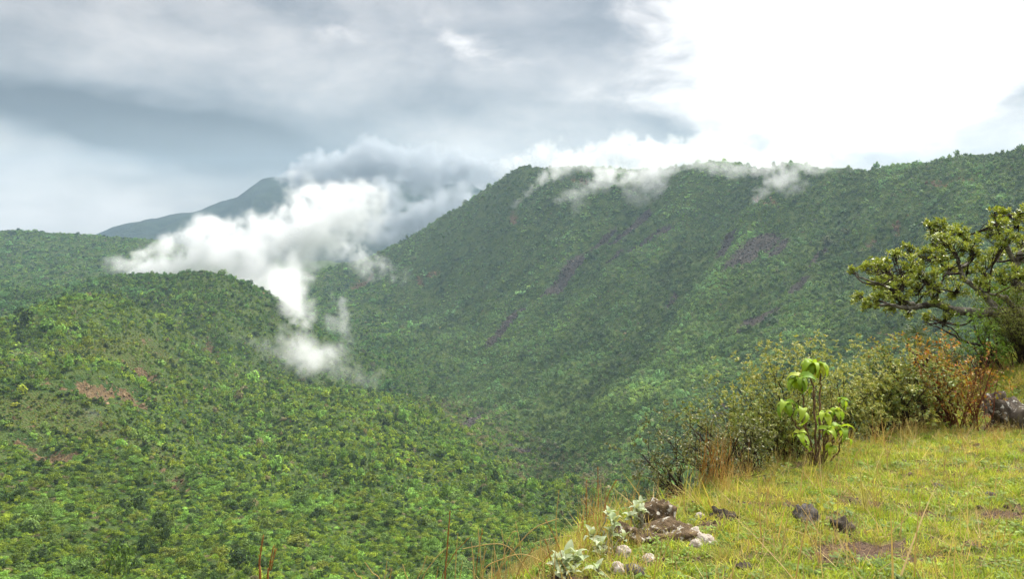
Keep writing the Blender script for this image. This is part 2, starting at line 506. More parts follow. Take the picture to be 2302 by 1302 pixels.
def named(N, name, typ):
    nd = N.n('GeometryNodeInputNamedAttribute', data_type=typ)
    nd.inputs['Name'].default_value = name
    return [o for o in nd.outputs if o.enabled and o.name == 'Attribute'][0]

def cloud_material(name, color=(0.965, 0.98, 0.992)):
    m, N = new_mat(name)
    v = N.n('ShaderNodeVolumePrincipled')
    v.inputs['Color'].default_value = (*color, 1)
    v.inputs['Density'].default_value = 1.0
    v.inputs['Density Attribute'].default_value = 'density'
    v.inputs['Anisotropy'].default_value = 0.0
    finish(N, v.outputs[0], volume=True)
    return m
CLOUD_MAT = cloud_material('cloud_vapour')

GREY_MAT = cloud_material('grey_vapour', (0.62, 0.655, 0.69))
def make_cloud(name, strands, voxel, nscale, amp, label, step=0.5, soft=0.8, dens=0.03, detail=5, bias=0.12, mat=None):
    """strands: lists of (px, py, distance, radius in pixels, density factor)"""
    pts, rad, den_ = [], [], []
    for st in strands:
        st = [(*PX(a, b, d), r / F * d * 1.0, k) for a, b, d, r, k in st]
        if len(st) == 1: st = st * 2
        for A, B in zip(st[:-1], st[1:]):
            L = math.dist(A[:3], B[:3])
            n = max(1, int(L / (min(A[3], B[3]) * step)))
            for i in range(n + 1):
                t = i / n
                q = [A[j] * (1 - t) + B[j] * t for j in range(5)]
                pts.append(q[:3]); rad.append(q[3]); den_.append(q[4])
    rj = np.random.default_rng(len(pts))
    for i in range(len(pts)):                     # smaller puffs round the body break its outline
        for k in range(2):
            u = rj.normal(size=3); u[2] = abs(u[2]) * 0.7; u /= np.linalg.norm(u)
            r_ = rad[i] * rj.uniform(0.28, 0.5)
            pts.append(tuple(np.array(pts[i]) + u * rad[i] * rj.uniform(0.75, 1.1))); rad.append(r_); den_.append(den_[i])
    pts = np.array(pts); rad = np.array(rad)
    me = np_mesh(name, pts)
    attr(me, 'rad', 'FLOAT', rad); attr(me, 'den', 'FLOAT', den_)
    o = link_mesh(name, me, CLOUD_MAT)
    lo = (pts - rad[:, None] * 1.5).min(0); hi_ = (pts + rad[:, None] * 1.5).max(0)
    g, N = gn_group(name + '_volume')
    gi = N.n('NodeGroupInput'); go = N.n('NodeGroupOutput')
    pos = N.n('GeometryNodeInputPosition').outputs[0]
    # ragged edges: push the sample position about, then read the nearest puff
    w1 = N.v('SCALE', N.v('SUBTRACT', N.noise(pos, nscale * 0.5, 2, 0.5, 0, True), (0.5, 0.5, 0.5)), 1.6 / nscale)
    w2 = N.v('SCALE', N.v('SUBTRACT', N.noise(pos, nscale * 2.2, 3, 0.6, 0, True), (0.5, 0.5, 0.5)), 0.7 / nscale)
    wp = N.v('ADD', N.v('ADD', pos, w1), w2)
    prox = N.n('GeometryNodeProximity', target_element='POINTS')
    N.put(prox.inputs[0], gi.outputs[0])
    sp = [s for s in prox.inputs if s.name in ('Sample Position', 'Source Position')][0]
    N.put(sp, wp)
    dist = prox.outputs['Distance']
    sn = N.n('GeometryNodeSampleNearest', domain='POINT')
    N.put(sn.inputs[0], gi.outputs[0]); N.put(sn.inputs['Sample Position'], wp)
    def samp(nm):
        si = N.n('GeometryNodeSampleIndex', data_type='FLOAT', domain='POINT')
        N.put(si.inputs[0], gi.outputs[0])
        vs = [s for s in si.inputs if s.name == 'Value' and s.enabled][0]
        N.put(vs, named(N, nm, 'FLOAT'))
        N.put(si.inputs['Index'], sn.outputs[0])
        return [x for x in si.outputs if x.enabled][0]
    f = N.m('SUBTRACT', 1.0, N.m('DIVIDE', dist, samp('rad')))
    nz = N.m('SUBTRACT', N.m('ADD', N.m('MULTIPLY', N.noise(pos, nscale, detail, 0.6), 0.6), N.m('MULTIPLY', N.noise(pos, nscale * 3.1, 4, 0.6), 0.4)), 0.5)
    q = N.m('ADD', N.m('ADD', f, bias), N.m('MULTIPLY', nz, amp))
    d = N.m('MULTIPLY', N.ss(q, 0.0, soft), N.m('MULTIPLY', samp('den'), dens))
    vc = N.n('GeometryNodeVolumeCube')
    N.put(vc.inputs['Density'], d)
    N.put(vc.inputs['Min'], tuple(lo)); N.put(vc.inputs['Max'], tuple(hi_))
    for ax, k in zip('XYZ', range(3)):
        vc.inputs['Resolution ' + ax].default_value = int(max(8, (hi_[k] - lo[k]) / voxel))
    sm = N.n('GeometryNodeSetMaterial')
    N.put(sm.inputs[0], vc.outputs[0]); sm.inputs['Material'].default_value = mat or CLOUD_MAT
    N.put(go.inputs[0], sm.outputs[0])
    md = o.modifiers.new('volume', 'NODES'); md.node_group = g
    tag(o, label, kind='stuff')
    print('cloud', name, [int((hi_[k] - lo[k]) / voxel) for k in range(3)])
    return o

if 1:
  make_cloud('valley_cloud', [
    [(296,606,1150,30,1),(355,590,1180,50,1),(430,574,1200,54,1),(520,560,1230,60,1),(620,540,1250,76,1),(700,505,1270,78,1),(770,490,1290,62,1),(825,480,1320,42,.7)],
    [(330,565,1230,16,.8),(420,538,1230,24,1),(500,520,1240,30,1),(590,488,1260,38,1),(670,462,1270,40,1),(745,452,1280,38,1),(815,468,1300,36,.8)],
    [(560,600,1230,72,1),(620,640,1150,58,1),(655,695,1050,52,1),(695,755,960,46,.9),(735,800,925,44,.7),(768,842,890,26,.35)],
    [(690,800,900,46,.22),(740,830,880,46,.2)],
    [(750,815,900,30,.3),(800,780,930,24,.2),(700,840,870,26,.2)],
    [(700,585,1420,22,.5),(765,580,1450,20,.5),(830,597,1480,20,.6),(875,606,1500,16,.4),(910,613,1500,9,.2)],
    [(785,690,1220,30,.45),(775,740,1180,30,.35),(800,770,1180,20,.2)],
    ], 3.6, 0.013, 4.0, 'thick white cloud pouring over the spur into the valley', dens=0.055, bias=0.42, soft=1.6)
  make_cloud('summit_cloud', [
    [(634,402,3900,18,.9),(680,402,3900,36,1),(760,394,3900,46,1),(870,388,3900,50,1),(980,392,3900,46,1),(1070,402,3900,38,1),(1130,408,3900,28,.6)],
    [(660,390,3900,22,.8),(740,368,3900,36,.8),(850,360,3900,38,.8),(960,366,3900,36,.8),(1050,384,3900,30,.7)],
    [(830,470,3300,45,.8),(890,465,3300,50,1),(960,450,3300,48,1),(1040,435,3300,42,.9)],
    [(870,520,3200,30,.35),(930,505,3200,30,.3)],
    ], 13.0, 0.0045, 3.2, 'grey cloud hiding the far mountain summit', dens=0.030, soft=1.3, bias=0.45, mat=GREY_MAT)
def on_wall(px, py, r, k, back=0.9):
    r = r * 1.25
    h = ray_hit(px, py)
    return (px, py, h[1] - r / F * h[1] * back, r, k)
make_cloud('rim_mist', [
    [(1225,378,1632,16,.5),(1300,372,1590,20,.6),(1400,382,1505,22,.8),(1500,380,1440,24,.8),(1590,374,1365,20,.6),(1680,373,1290,20,.6),(1760,372,1235,22,.8),(1850,380,1165,20,.6),(1920,386,1110,10,.3)],
    [(1285,378,1590,16,.7), on_wall(1250,395,18,.9), on_wall(1215,412,17,.9), on_wall(1185,435,14,.8), on_wall(1160,462,9,.6)],
    [(1580,372,1400,24,.6),(1530,378,1420,26,.8), on_wall(1490,405,24,.9), on_wall(1440,402,24,1), on_wall(1390,402,24,1), on_wall(1345,415,22,.9), on_wall(1300,440,14,.6), on_wall(1265,465,8,.3)],
    [on_wall(1480,430,18,.5), on_wall(1440,445,18,.4), on_wall(1400,440,14,.3)],
    [on_wall(1310,455,10,.3), on_wall(1290,490,10,.2)],
    [(1690,376,1270,16,.5),(1750,384,1225,24,.8),(1810,386,1190,26,.8),(1870,388,1150,18,.5)],
    [on_wall(1790,405,26,.7), on_wall(1745,415,22,.8), on_wall(1715,438,12,.5)], [on_wall(1830,415,18,.4), on_wall(1800,430,14,.25)],
    [(1120,385,1740,18,.35),(1220,360,1700,30,.6),(1330,356,1660,34,.7),(1450,354,1580,38,.8),(1600,350,1460,38,.7),(1750,354,1350,36,.7),(1880,366,1230,24,.4),(1980,374,1160,14,.15)],
    ], 4.0, 0.019, 3.4, 'thin grey mist spilling over the rim of the crater wall', dens=0.030, bias=0.28)
def near_wall(px, py, r, k): return on_wall(px, py, r * 0.85, k, 0.8)
make_cloud('spur_mist', [
    [near_wall(500,765,12,.5), near_wall(560,785,22,.6), near_wall(620,795,30,.8), near_wall(690,815,34,.7)],
    [near_wall(45,800,16,.7), near_wall(85,820,18,.7), near_wall(140,850,14,.4)],
    [near_wall(200,915,16,.6), near_wall(250,930,22,.7), near_wall(300,920,12,.4)],
    [near_wall(740,850,18,.4), near_wall(800,860,18,.3), near_wall(860,830,14,.4)],
    ], 4.5, 0.024, 2.8, 'thin wisps of mist clinging to the near spur', dens=0.017)
# ------------------------------------------------------------------ vegetation helpers
def leaf_cloud(rng, n, shape_fn, size, up=0.35, fold=0.25, aspect=0.5, jitter=0.5):
    """n folded leaf-clump faces (two triangles-pairs each) with centres and outward directions from shape_fn"""
    c, out = shape_fn(n)
    nr = out * (1 - jitter) + rng.normal(size=(n, 3)) * jitter
    nr[:, 2] += up
    nr /= np.linalg.norm(nr, axis=1)[:, None] + 1e-9
    t = rng.normal(size=(n, 3)); t -= (t * nr).sum(1)[:, None] * nr
    t /= np.linalg.norm(t, axis=1)[:, None] + 1e-9
    b = np.cross(nr, t)
    s = size * rng.uniform(0.6, 1.35, n)[:, None]
    a0 = c - t * s * 0.5
    a1 = c + t * s * 0.5
    l = c + b * s * aspect * 0.5 - nr * s * fold * 0.4
    r = c - b * s * aspect * 0.5 - nr * s * fold * 0.4
    v = np.stack([a0, l, a1, r], 1).reshape(-1, 3)
    k = np.arange(n)[:, None] * 4
    f = np.concatenate([k + np.array([0, 2, 1]), k + np.array([0, 3, 2])])
    return v, f

def dome(rng, lobes, flat=0.75):
    L = []
    for i in range(lobes):
        a = rng.uniform(0, 2 * math.pi); r = 0.62 * math.sqrt(rng.uniform(0, 1)) if i else 0
        L.append((r * math.cos(a), r * math.sin(a), rng.uniform(0.35, 0.85), rng.uniform(0.35, 0.62)))
    L = np.array(L)
    def fn(n):
        i = rng.integers(0, len(L), n)
        d = rng.normal(size=(n, 3)); d /= np.linalg.norm(d, axis=1)[:, None]
        d[:, 2] = np.where(d[:, 2] < -0.35, -d[:, 2], d[:, 2])
        rr = L[i, 3] * rng.uniform(0.6, 1.12, n)
        c = L[i, :3] + d * rr[:, None] * np.array([1, 1, flat])
        return c, d
    return fn

def bush_proto(name, seed, n, size, lobes, mat, tall=1.0, aspect=0.7):
    rng = np.random.default_rng(seed)
    v, f = leaf_cloud(rng, n, dome(rng, lobes), size, 0.5, 0.3, aspect, 0.45)
    v[:, 2] *= tall
    me = np_mesh(name, v, tris=f)
    me.materials.append(mat)
    return me

def leaf_material(name, ramp, source='inst', trans=0.35, rough=0.55, spec=0.25, vary=0.35, nscale=0.0):
    """leaf colour: base tint (per instance, per object or fixed) broken up leaf by leaf"""
    m, N = new_mat(name)
    rnd = N.n('ShaderNodeNewGeometry').outputs['Random Per Island']
    if source == 'inst':
        a = N.n('ShaderNodeAttribute', attribute_type='INSTANCER', attribute_name='tint')
        base = a.outputs['Color']
    elif source == 'attr':
        a = N.n('ShaderNodeAttribute', attribute_name='tint')
        base = a.outputs['Color']
    else:
        rp = N.n('ShaderNodeValToRGB')
        e = rp.color_ramp.elements
        while len(e) < len(ramp): e.new(0.5)
        for i, cc in enumerate(ramp):
            e[i].position = i / max(1, len(ramp) - 1); e[i].color = (*cc, 1)
        src = rnd if source == 'leaf' else N.n('ShaderNodeObjectInfo').outputs['Random']
        N.put(rp.inputs[0], src)
        base = rp.outputs[0]
    k = N.m('ADD', 1 - vary, N.m('MULTIPLY', N.m('FRACT', N.m('MULTIPLY', rnd, 7.31)), 2 * vary))
    c = N.v('SCALE', base, k)
    b = N.n('ShaderNodeBsdfPrincipled')
    N.put(b.inputs['Base Color'], c)
    b.inputs['Roughness'].default_value = rough
    b.inputs['Specular IOR Level'].default_value = spec
    tr = N.n('ShaderNodeBsdfTranslucent')
    N.put(tr.inputs[0], N.v('MULTIPLY', c, (1.25, 1.15, 0.55)))
    mixs = N.n('ShaderNodeMixShader'); mixs.inputs[0].default_value = trans
    N.t.links.new(b.outputs[0], mixs.inputs[1]); N.t.links.new(tr.outputs[0], mixs.inputs[2])
    finish(N, mixs.outputs[0])
    return m

def scatter(name, P, scale, rot, tint, pick, protos, label, mat=None, cat=None, group=None, parent=None):
    """one 'stuff' object: instances of the given meshes on the points P"""
    me = np_mesh(name, P)
    attr(me, 'scl', 'FLOAT_VECTOR', scale if np.ndim(scale) == 2 else np.repeat(np.asarray(scale)[:, None], 3, 1))
    attr(me, 'rot', 'FLOAT_VECTOR', rot)
    attr(me, 'pick', 'INT', pick)
    attr(me, 'tint', 'FLOAT_COLOR', np.c_[tint, np.ones(len(P))])
    o = link_mesh(name, me, parent=parent)
    pc = bpy.data.collections.new(name + '_shapes')
    for i, p in enumerate(protos):
        q = bpy.data.objects.new('%s_shape_%02d' % (name, i), p)
        pc.objects.link(q)
    g, N = gn_group(name + '_scatter')
    gi = N.n('NodeGroupInput'); go = N.n('NodeGroupOutput')
    ci = N.n('GeometryNodeCollectionInfo')
    ci.inputs['Collection'].default_value = pc
    ci.inputs['Separate Children'].default_value = True
    ci.inputs['Reset Children'].default_value = True
    ip = N.n('GeometryNodeInstanceOnPoints')
    N.put(ip.inputs['Points'], gi.outputs[0]); N.put(ip.inputs['Instance'], ci.outputs[0])
    ip.inputs['Pick Instance'].default_value = True
    N.put(ip.inputs['Instance Index'], named(N, 'pick', 'INT'))
    er = N.n('FunctionNodeEulerToRotation')
    N.put(er.inputs[0], named(N, 'rot', 'FLOAT_VECTOR'))
    N.put(ip.inputs['Rotation'], er.outputs[0])
    N.put(ip.inputs['Scale'], named(N, 'scl', 'FLOAT_VECTOR'))
    N.put(go.inputs[0], ip.outputs[0])
    md = o.modifiers.new('scatter', 'NODES'); md.node_group = g
    tag(o, label, cat, group, 'stuff')
    return o

# ------------------------------------------------------------------ bush cover of the slopes
rng = np.random.default_rng(11)
BUSH = leaf_material('bush_leaves', None, 'inst', 0.20, 0.6, 0.12, 0.50)
near_p = [bush_proto('bush_a%d' % i, 100 + i, 320, 0.21, 5 + i % 4, BUSH, (0.9, 1.1, 1.35, 0.8)[i % 4]) for i in range(8)]
mid_p = [bush_proto('bush_b%d' % i, 200 + i, 120, 0.36, 4 + i % 3, BUSH, (0.9, 1.1, 1.3)[i % 3]) for i in range(6)]
far_p = [bush_proto('bush_c%d' % i, 300 + i, 54, 0.5, 3 + i % 3, BUSH, (0.85, 1.0, 1.2)[i % 3]) for i in range(5)]

def cover(d0, d1, area, half=0.70):
    """random points on the terrain inside the fan d0..d1, one per `area` square metres"""
    n = int(half * (d1 * d1 - d0 * d0) / area)
    y = np.sqrt(rng.uniform(d0 * d0, d1 * d1, n))
    x = rng.uniform(-half, half, n) * y
    return x, y
TX, TY, TD = [], [], []
for d0, d1, area in ((90, 420, 1.8), (420, 800, 4.2), (800, 1300, 6.6), (1300, 2500, 17.0)):
    x, y = cover(d0, d1, area)
    TX.append(x); TY.append(y); TD.append(np.full(len(x), (420, 800, 1300, 2500).index(d1)))
TX = np.concatenate(TX); TY = np.concatenate(TY); TD = np.concatenate(TD)
TZ = H(TX, TY)
# leave out what stands hidden behind a crest (seen from the viewpoint and a few steps round it)
vis = np.zeros(len(TX), bool)
for ox in (-12.0, 0.0, 12.0):
    ok = np.ones(len(TX), bool)
    for t in np.linspace(0.08, 0.985, 60):
        hx = ox + (TX - ox) * t; hy = TY * t
        hz = 4 + (TZ + 7 - 4) * t
        ok &= ~((H(hx, hy) > hz + 2) & (hy > 60))
    vis |= ok
scm = bilin(GROUND_SCREE, (TX - GX0) / GS, (TY - GY0) / GS); erm = bilin(GROUND_EARTH, (TX - GX0) / GS, (TY - GY0) / GS)
brk = fbm(TX / 6.0, TY / 6.0, 3, 55) * 0.9
bare = (scm + brk * 0.5 > 0.40) | (erm + brk * 0.8 > 0.24)
grs = bilin(_gm, (TX - GX0) / GS, (TY - GY0) / GS)
vis &= ~bare
vis &= rng.uniform(0, 1, len(TX)) > 0.15 * grs
# slope: steep faces carry less
gxs = (H(TX + 6, TY) - H(TX - 6, TY)) / 12; gys = (H(TX, TY + 6) - H(TX, TY - 6)) / 12
dn = fbm(TX / 60, TY / 60, 3, 61)
vis &= rng.uniform(0, 1, len(TX)) < np.clip(0.92 + 0.5 * dn + 0.5 * fbm(TX / 17, TY / 17, 2, 66), 0.25, 1)
grs = grs[vis]
TX, TY, TZ, TD, gxs, gys = TX[vis], TY[vis], TZ[vis], TD[vis], gxs[vis], gys[vis]
n = len(TX)
size = np.choose(TD, (0.80, 1.10, 1.34, 1.9)) * np.exp(rng.normal(0, 0.40, n))
kindn = fbm(TX / 45, TY / 45, 3, 71) + rng.normal(0, 0.25, n)
# tints: yellow-green thicket, cooler green, dark evergreen, grey bare twig, pale new leaf
pal = np.array([(0.115, 0.165, 0.016), (0.075, 0.130, 0.016), (0.140, 0.185, 0.020), (0.034, 0.066, 0.012), (0.024, 0.042, 0.010), (0.105, 0.190, 0.035), (0.125, 0.112, 0.060)])
wts = np.array([0.28, 0.24, 0.12, 0.15, 0.10, 0.08, 0.03])
ki = rng.choice(len(pal), n, p=wts)
grove = fbm(TX / 38 + 40, TY / 38, 3, 83)
ki = np.where((grove > 0.33) & (rng.uniform(0, 1, n) < 0.7), 5, ki)
ki = np.where((grove < -0.42) & (rng.uniform(0, 1, n) < 0.5), 3, ki)
# the long wall: distance haze is painted into its bush colours
side = TX - (-60 + 0.10 * (TY - 1000)) > 0
floor_d = np.abs(TX - np.interp(TY, [450, 600, 690, 800, 920, 1070, 1500, 2000], [90, 43, 11, -31, -72, -125, -233, -330]))
ki = np.where((floor_d < 38) & (TY > 500) & (TY < 1000) & (rng.uniform(0, 1, n) < 0.4 + 0.5 * grove), 6, ki)
tint = 1.32 * pal[ki] * np.exp(rng.normal(0, 0.20, n))[:, None]
AXX = np.interp(TY, [450, 600, 690, 800, 920, 1070, 1500, 2000], [90, 43, 11, -31, -72, -125, -233, -330])
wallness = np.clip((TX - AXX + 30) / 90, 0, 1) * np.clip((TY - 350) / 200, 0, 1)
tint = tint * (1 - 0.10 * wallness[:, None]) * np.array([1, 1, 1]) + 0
tint = tint * (1 - wallness[:, None] * np.array([0.10, 0.0, -0.85]))  # haze blue mixed into the colour of the wall bushes
far_haze = np.clip((TY - 860) / 160, 0, 1)[:, None] * (1 - wallness[:, None])
tint = tint * (1 + (1 - far_haze) * (1 - wallness[:, None]) * np.array([0.12, 0.12, 0.0])) * (1 - far_haze * np.array([0.30, 0.16, -0.15]))  # near bushes yellower, far ones bluer: haze with distance put into the tint
haze_mean = np.array([0.105, 0.160, 0.070])
tint = tint * (1 - 0.45 * wallness[:, None]) + haze_mean * 0.45 * wallness[:, None]  # wall tints drawn toward one pale tone, imitating haze
fl = bilin(FALL, (TX - GX0) / GS, (TY - GY0) / GS)
tint = tint * (1 + wallness * np.clip(fl * 0.9, -0.38, 0.45))[:, None] * (1 + 0.40 * np.clip(fbm(TX / 85, TY / 85, 3, 99), -1, 1))[:, None]
ub = rng.uniform(0, 1, n)
size = np.where(ub < 0.05, size * np.choose(TD, (2.1, 1.9, 1.5, 1.4)), np.where(ub < 0.15, size * 1.45, size))
fresh = patch_mask(TX, TY, [([(1680,830),(1450,880),(1260,960)], 110), ([(1500,960),(1350,1020)], 70), ([(1000,1100),(880,1000),(780,920)], 90)])
tint = tint * (1 + fresh[:, None] * np.array([0.28, 0.20, 0.03]))
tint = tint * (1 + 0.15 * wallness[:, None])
tint[:, 2] = np.minimum(tint[:, 2], 0.50 * tint[:, 1])
size = np.where(ki == 5, size * 1.2, size) * (1 - 0.25 * grs)
tint = tint * (1 + grs[:, None] * np.array([0.10, -0.10, -0.1]))
rot = np.c_[gys * 0.25, -gxs * 0.25, rng.uniform(0, 6.283, n)]
sc3 = size[:, None] * np.c_[np.ones(n), np.ones(n), np.exp(rng.normal(0.05, 0.22, n))]
P = np.c_[TX, TY, TZ - 0.25 * size]
# the nearest ones that stand clear are things of their own
def seen_px(x, y, z): return CX + F * x / y, HZ - F * z / y
ppx, ppy = seen_px(TX, TY, TZ)
inframe = (ppx > 10) & (ppx < 2290) & (ppy < 1295) & (ppy > 300)
left_mask = ~side
for nm, msk, protos, lab in (
    ('near_slope_bushes', (TD == 0), near_p, 'dense green bushes over the near slope below the viewpoint'),
    ('spur_bushes', (TD == 1) | ((TD == 2) & left_mask), mid_p, 'dense green bushes over the spur and valley floor'),
    ('wall_bushes', (TD == 2) & ~left_mask, mid_p, 'haze tinted green scrub over the long crater wall'),
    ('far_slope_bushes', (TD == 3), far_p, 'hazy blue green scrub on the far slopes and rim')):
    q = np.nonzero(msk)[0]
    if nm == 'near_slope_bushes':
        cand = q[inframe[q]]
        order = cand[np.argsort(-(size[cand] / TY[cand]))][:260]
        q = np.setdiff1d(q, order)
        SOLO = order
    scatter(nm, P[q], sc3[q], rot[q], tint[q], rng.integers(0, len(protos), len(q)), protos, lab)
    print(nm, len(q))

# boulders lying in the bare streaks
def rock_proto(nm, seed, mat, sub_=1):
    from mathutils import noise as mn
    bm = bmesh.new(); bmesh.ops.create_icosphere(bm, subdivisions=sub_, radius=1.0)
    for v_ in bm.verts:
        k = 1 + 0.45 * mn.noise(v_.co * 1.3 + Vector((seed * 2.1, seed, 0)))
        v_.co = Vector((v_.co.x * k, v_.co.y * k * 0.8, v_.co.z * k * 0.7))
    me = bpy.data.meshes.new(nm); bm.to_mesh(me); bm.free(); me.materials.append(mat); return me
BOULD, N = new_mat('scree_boulder')
finish(N, principled(N, N.n('ShaderNodeAttribute', attribute_type='INSTANCER', attribute_name='tint').outputs['Color'], 0.95, 0.1))
rk_p = [rock_proto('boulder', i, BOULD) for i in range(6)]
bx, by = cover(300, 2000, 9.0)
bsc = bilin(GROUND_SCREE, (bx - GX0) / GS, (by - GY0) / GS) + fbm(bx / 6, by / 6, 3, 55) * 0.45
bea = bilin(GROUND_EARTH, (bx - GX0) / GS, (by - GY0) / GS) + fbm(bx / 6, by / 6, 3, 55) * 0.6
kk = (bsc > 0.42) | (bea > 0.40)
ise = (bea > 0.40)[kk]
bx, by = bx[kk], by[kk]; nb_ = len(bx)
bt = np.where(ise[:, None], np.array([0.14, 0.100, 0.055]), np.array([0.055, 0.047, 0.040])) * np.exp(rng.normal(0, 0.45, nb_))[:, None]
bs = np.exp(rng.normal(-0.15, 0.5, nb_)) * np.where(by > 900, 1.25, 0.8)
scatter('scree_boulders', np.c_[bx, by, H(bx, by)], bs, rng.uniform(0, 6.28, (nb_, 3)), bt, rng.integers(0, 6, nb_), rk_p, 'dark boulders strewn over the bare streaks of the slopes')
print('boulders', nb_)
# ------------------------------------------------------------------ individual bushes of the near slope
LOOKS = [('large yellow green bush rising above the thicket on the near slope', [(0.15, 0.185, 0.022), (0.18, 0.21, 0.028)]),
         ('large mid green bush rising above the thicket on the near slope', [(0.095, 0.15, 0.022), (0.12, 0.17, 0.026)]),
         ('large dark green bush standing in the thicket on the near slope', [(0.035, 0.065, 0.015), (0.05, 0.085, 0.018)]),
         ('large pale fresh green bush in the thicket on the near slope', [(0.12, 0.20, 0.045), (0.15, 0.23, 0.055)])]
LOOK_OF = {0: 1, 1: 1, 2: 0, 3: 2, 4: 2, 5: 3, 6: 0}
solo_meshes = []
for k_, (lab_, ramp_) in enumerate(LOOKS):
    mt_ = leaf_material('hillside_leaves_%d' % k_, ramp_, 'object', 0.20, 0.6, 0.12, 0.5)
    solo_meshes.append([bush_proto('hillside_bush', 500 + i + 10 * k_, 340, 0.20, 5 + i % 4, mt_, (0.95, 1.15, 1.35)[i % 3]) for i in range(4)])
for j, i in enumerate(SOLO):
    k_ = LOOK_OF[int(ki[i])]
    o = bpy.data.objects.new('hillside_bush', solo_meshes[k_][j % 4])
    o.location = P[i]; o.rotation_euler = rot[i]; o.scale = sc3[i]
    COL.objects.link(o)
    tag(o, LOOKS[k_][0], 'bush', LOOKS[k_][0].split(' bush')[0] + ' bushes on the near slope')

# ------------------------------------------------------------------ foreground rim: ground
EDGE = np.array([(-0.9,-25),(-0.7,-4),(-0.5,0),(-0.35,2.4),(0.17,3.5),(0.42,3.95),(0.70,4.65),(1.25,5.1),(1.95,5.85),(2.85,6.95),(3.7,7.45),(4.5,8.2),(5.6,9.4),(7.4,10.9),(12,12.6),(40,15)], float)
def edge_dist(x, y):
    """signed distance to the rim edge, positive outside (over the drop)"""
    x = np.asarray(x, float); y = np.asarray(y, float)
    best = np.full(x.shape, 1e9); sgn = np.ones(x.shape)
    for (ax, ay), (bx, by) in zip(EDGE[:-1], EDGE[1:]):
        L2 = (bx - ax) ** 2 + (by - ay) ** 2
        t = np.clip(((x - ax) * (bx - ax) + (y - ay) * (by - ay)) / L2, 0, 1)
        dx = x - ax - t * (bx - ax); dy_ = y - ay - t * (by - ay)
        dd = np.hypot(dx, dy_)
        s = np.sign((bx - ax) * (y - ay) - (by - ay) * (x - ax))
        m = dd < best
        best = np.where(m, dd, best); sgn = np.where(m, s, sgn)
    return best * sgn
def sstep(x, a, b):
    t = np.clip((x - a) / (b - a), 0, 1); return t * t * (3 - 2 * t)
def G(x, y):
    x = np.asarray(x, float); y = np.asarray(y, float)
    z = -1.25 - 0.11 * np.clip(y, -6, 9.5)
    z = z + 0.62 * sstep(x, 4.3, 6.4) * sstep(y, 5.5, 9.5)
    z = z + 0.05 * fbm(x / 1.1, y / 1.1, 3, 7) + 0.025 * fbm(x / 0.22, y / 0.22, 3, 8)
    d = edge_dist(x, y) + 0.18 * fbm(x / 0.8, y / 0.8, 2, 9)
    dp = np.maximum(d, 0)
    z = z - 0.85 * (np.sqrt(dp * dp + 0.09) - 0.3)
    r = np.hypot(x, y)
    t = sstep(np.maximum(dp * 1.2, r - 8), 16, 34)
    return z * (1 - t) + (H(x, y) - 0.4) * t
def bareness(x, y):
    b = 1.0 * fbm(x / 0.5 + 3, y / 0.42, 3, 31) + 0.75 * fbm(x / 0.15, y / 0.13, 2, 33)
    for px_, py_, r in ((1.35, 3.95, .35), (1.75, 4.15, .4), (2.2, 4.6, .5), (2.75, 5.1, .45), (2.3, 3.9, .3), (3.1, 4.6, .5), (1.75, 5.1, .25)):
        b = b - 0.04 + 0.17 * np.exp(-((x - px_) ** 2 + (y - py_) ** 2) / r ** 2)
    return b
def axis_vals(lo, a, b, hi, fine):
    mid = np.arange(a, b, fine)
    out = [b]; s = fine
    while out[-1] < hi: s *= 1.22; out.append(out[-1] + s)
    inn = [a - fine]; s = fine
    while inn[-1] > lo: s *= 1.22; inn.append(inn[-1] - s)
    return np.concatenate([inn[::-1], mid, out])
ax_ = axis_vals(-36, -0.8, 7.0, 40, 0.035); ay_ = axis_vals(-24, 2.6, 10.2, 42, 0.035)
FXX, FYY = np.meshgrid(ax_, ay_)
FZZ = G(FXX, FYY)
fy_, fx_ = FZZ.shape
fi = np.arange(fx_ * fy_).reshape(fy_, fx_)
fme = np_mesh('ground', np.stack([FXX, FYY, FZZ], -1), quads=np.stack([fi[:-1, :-1], fi[:-1, 1:], fi[1:, 1:], fi[1:, :-1]], -1), smooth=True)
attr(fme, 'bare', 'FLOAT', bareness(FXX, FYY))
gm, N = new_mat('rim_soil')
geo = N.n('ShaderNodeNewGeometry').outputs['Position']
ba = N.n('ShaderNodeAttribute', attribute_name='bare').outputs['Fac']
f1 = N.noise(geo, 9, 6, 0.65); f2 = N.noise(geo, 60, 4, 0.6); f3 = N.noise(geo, 2.2, 4, 0.6)
soil = N.mix(N.ss(f2, 0.3, 0.7), (0.050, 0.036, 0.028), (0.15, 0.105, 0.075))
soil = N.mix(N.ss(f3, 0.35, 0.65, 0, 0.5), soil, (0.13, 0.075, 0.045))
moss = N.mix(N.ss(f1, 0.35, 0.65), (0.085, 0.105, 0.022), (0.17, 0.16, 0.045))
gf = N.ss(N.m('ADD', ba, N.m('MULTIPLY', N.m('SUBTRACT', f1, 0.5), 0.8)), 0.05, 0.35)
finish(N, principled(N, N.mix(gf, moss, soil), 0.95, 0.1, bump(N, N.m('ADD', f2, f1), 0.9, 0.03)))
ground = link_mesh('ground', fme, gm)
tag(ground, 'grassy rim in the foreground with bare brown soil patches', kind='structure')

def ghit(px, py, d0=2.2, d1=20.0):
    d = np.linspace(d0, d1, 3000)
    x, z = (px - CX) / F * d, (HZ - py) / F * d
    b = np.nonzero(z < G(x, d))[0]
    i = b[0] if len(b) else -1
    return Vector((float(x[i]), float(d[i]), float(G(x[i], d[i]))))

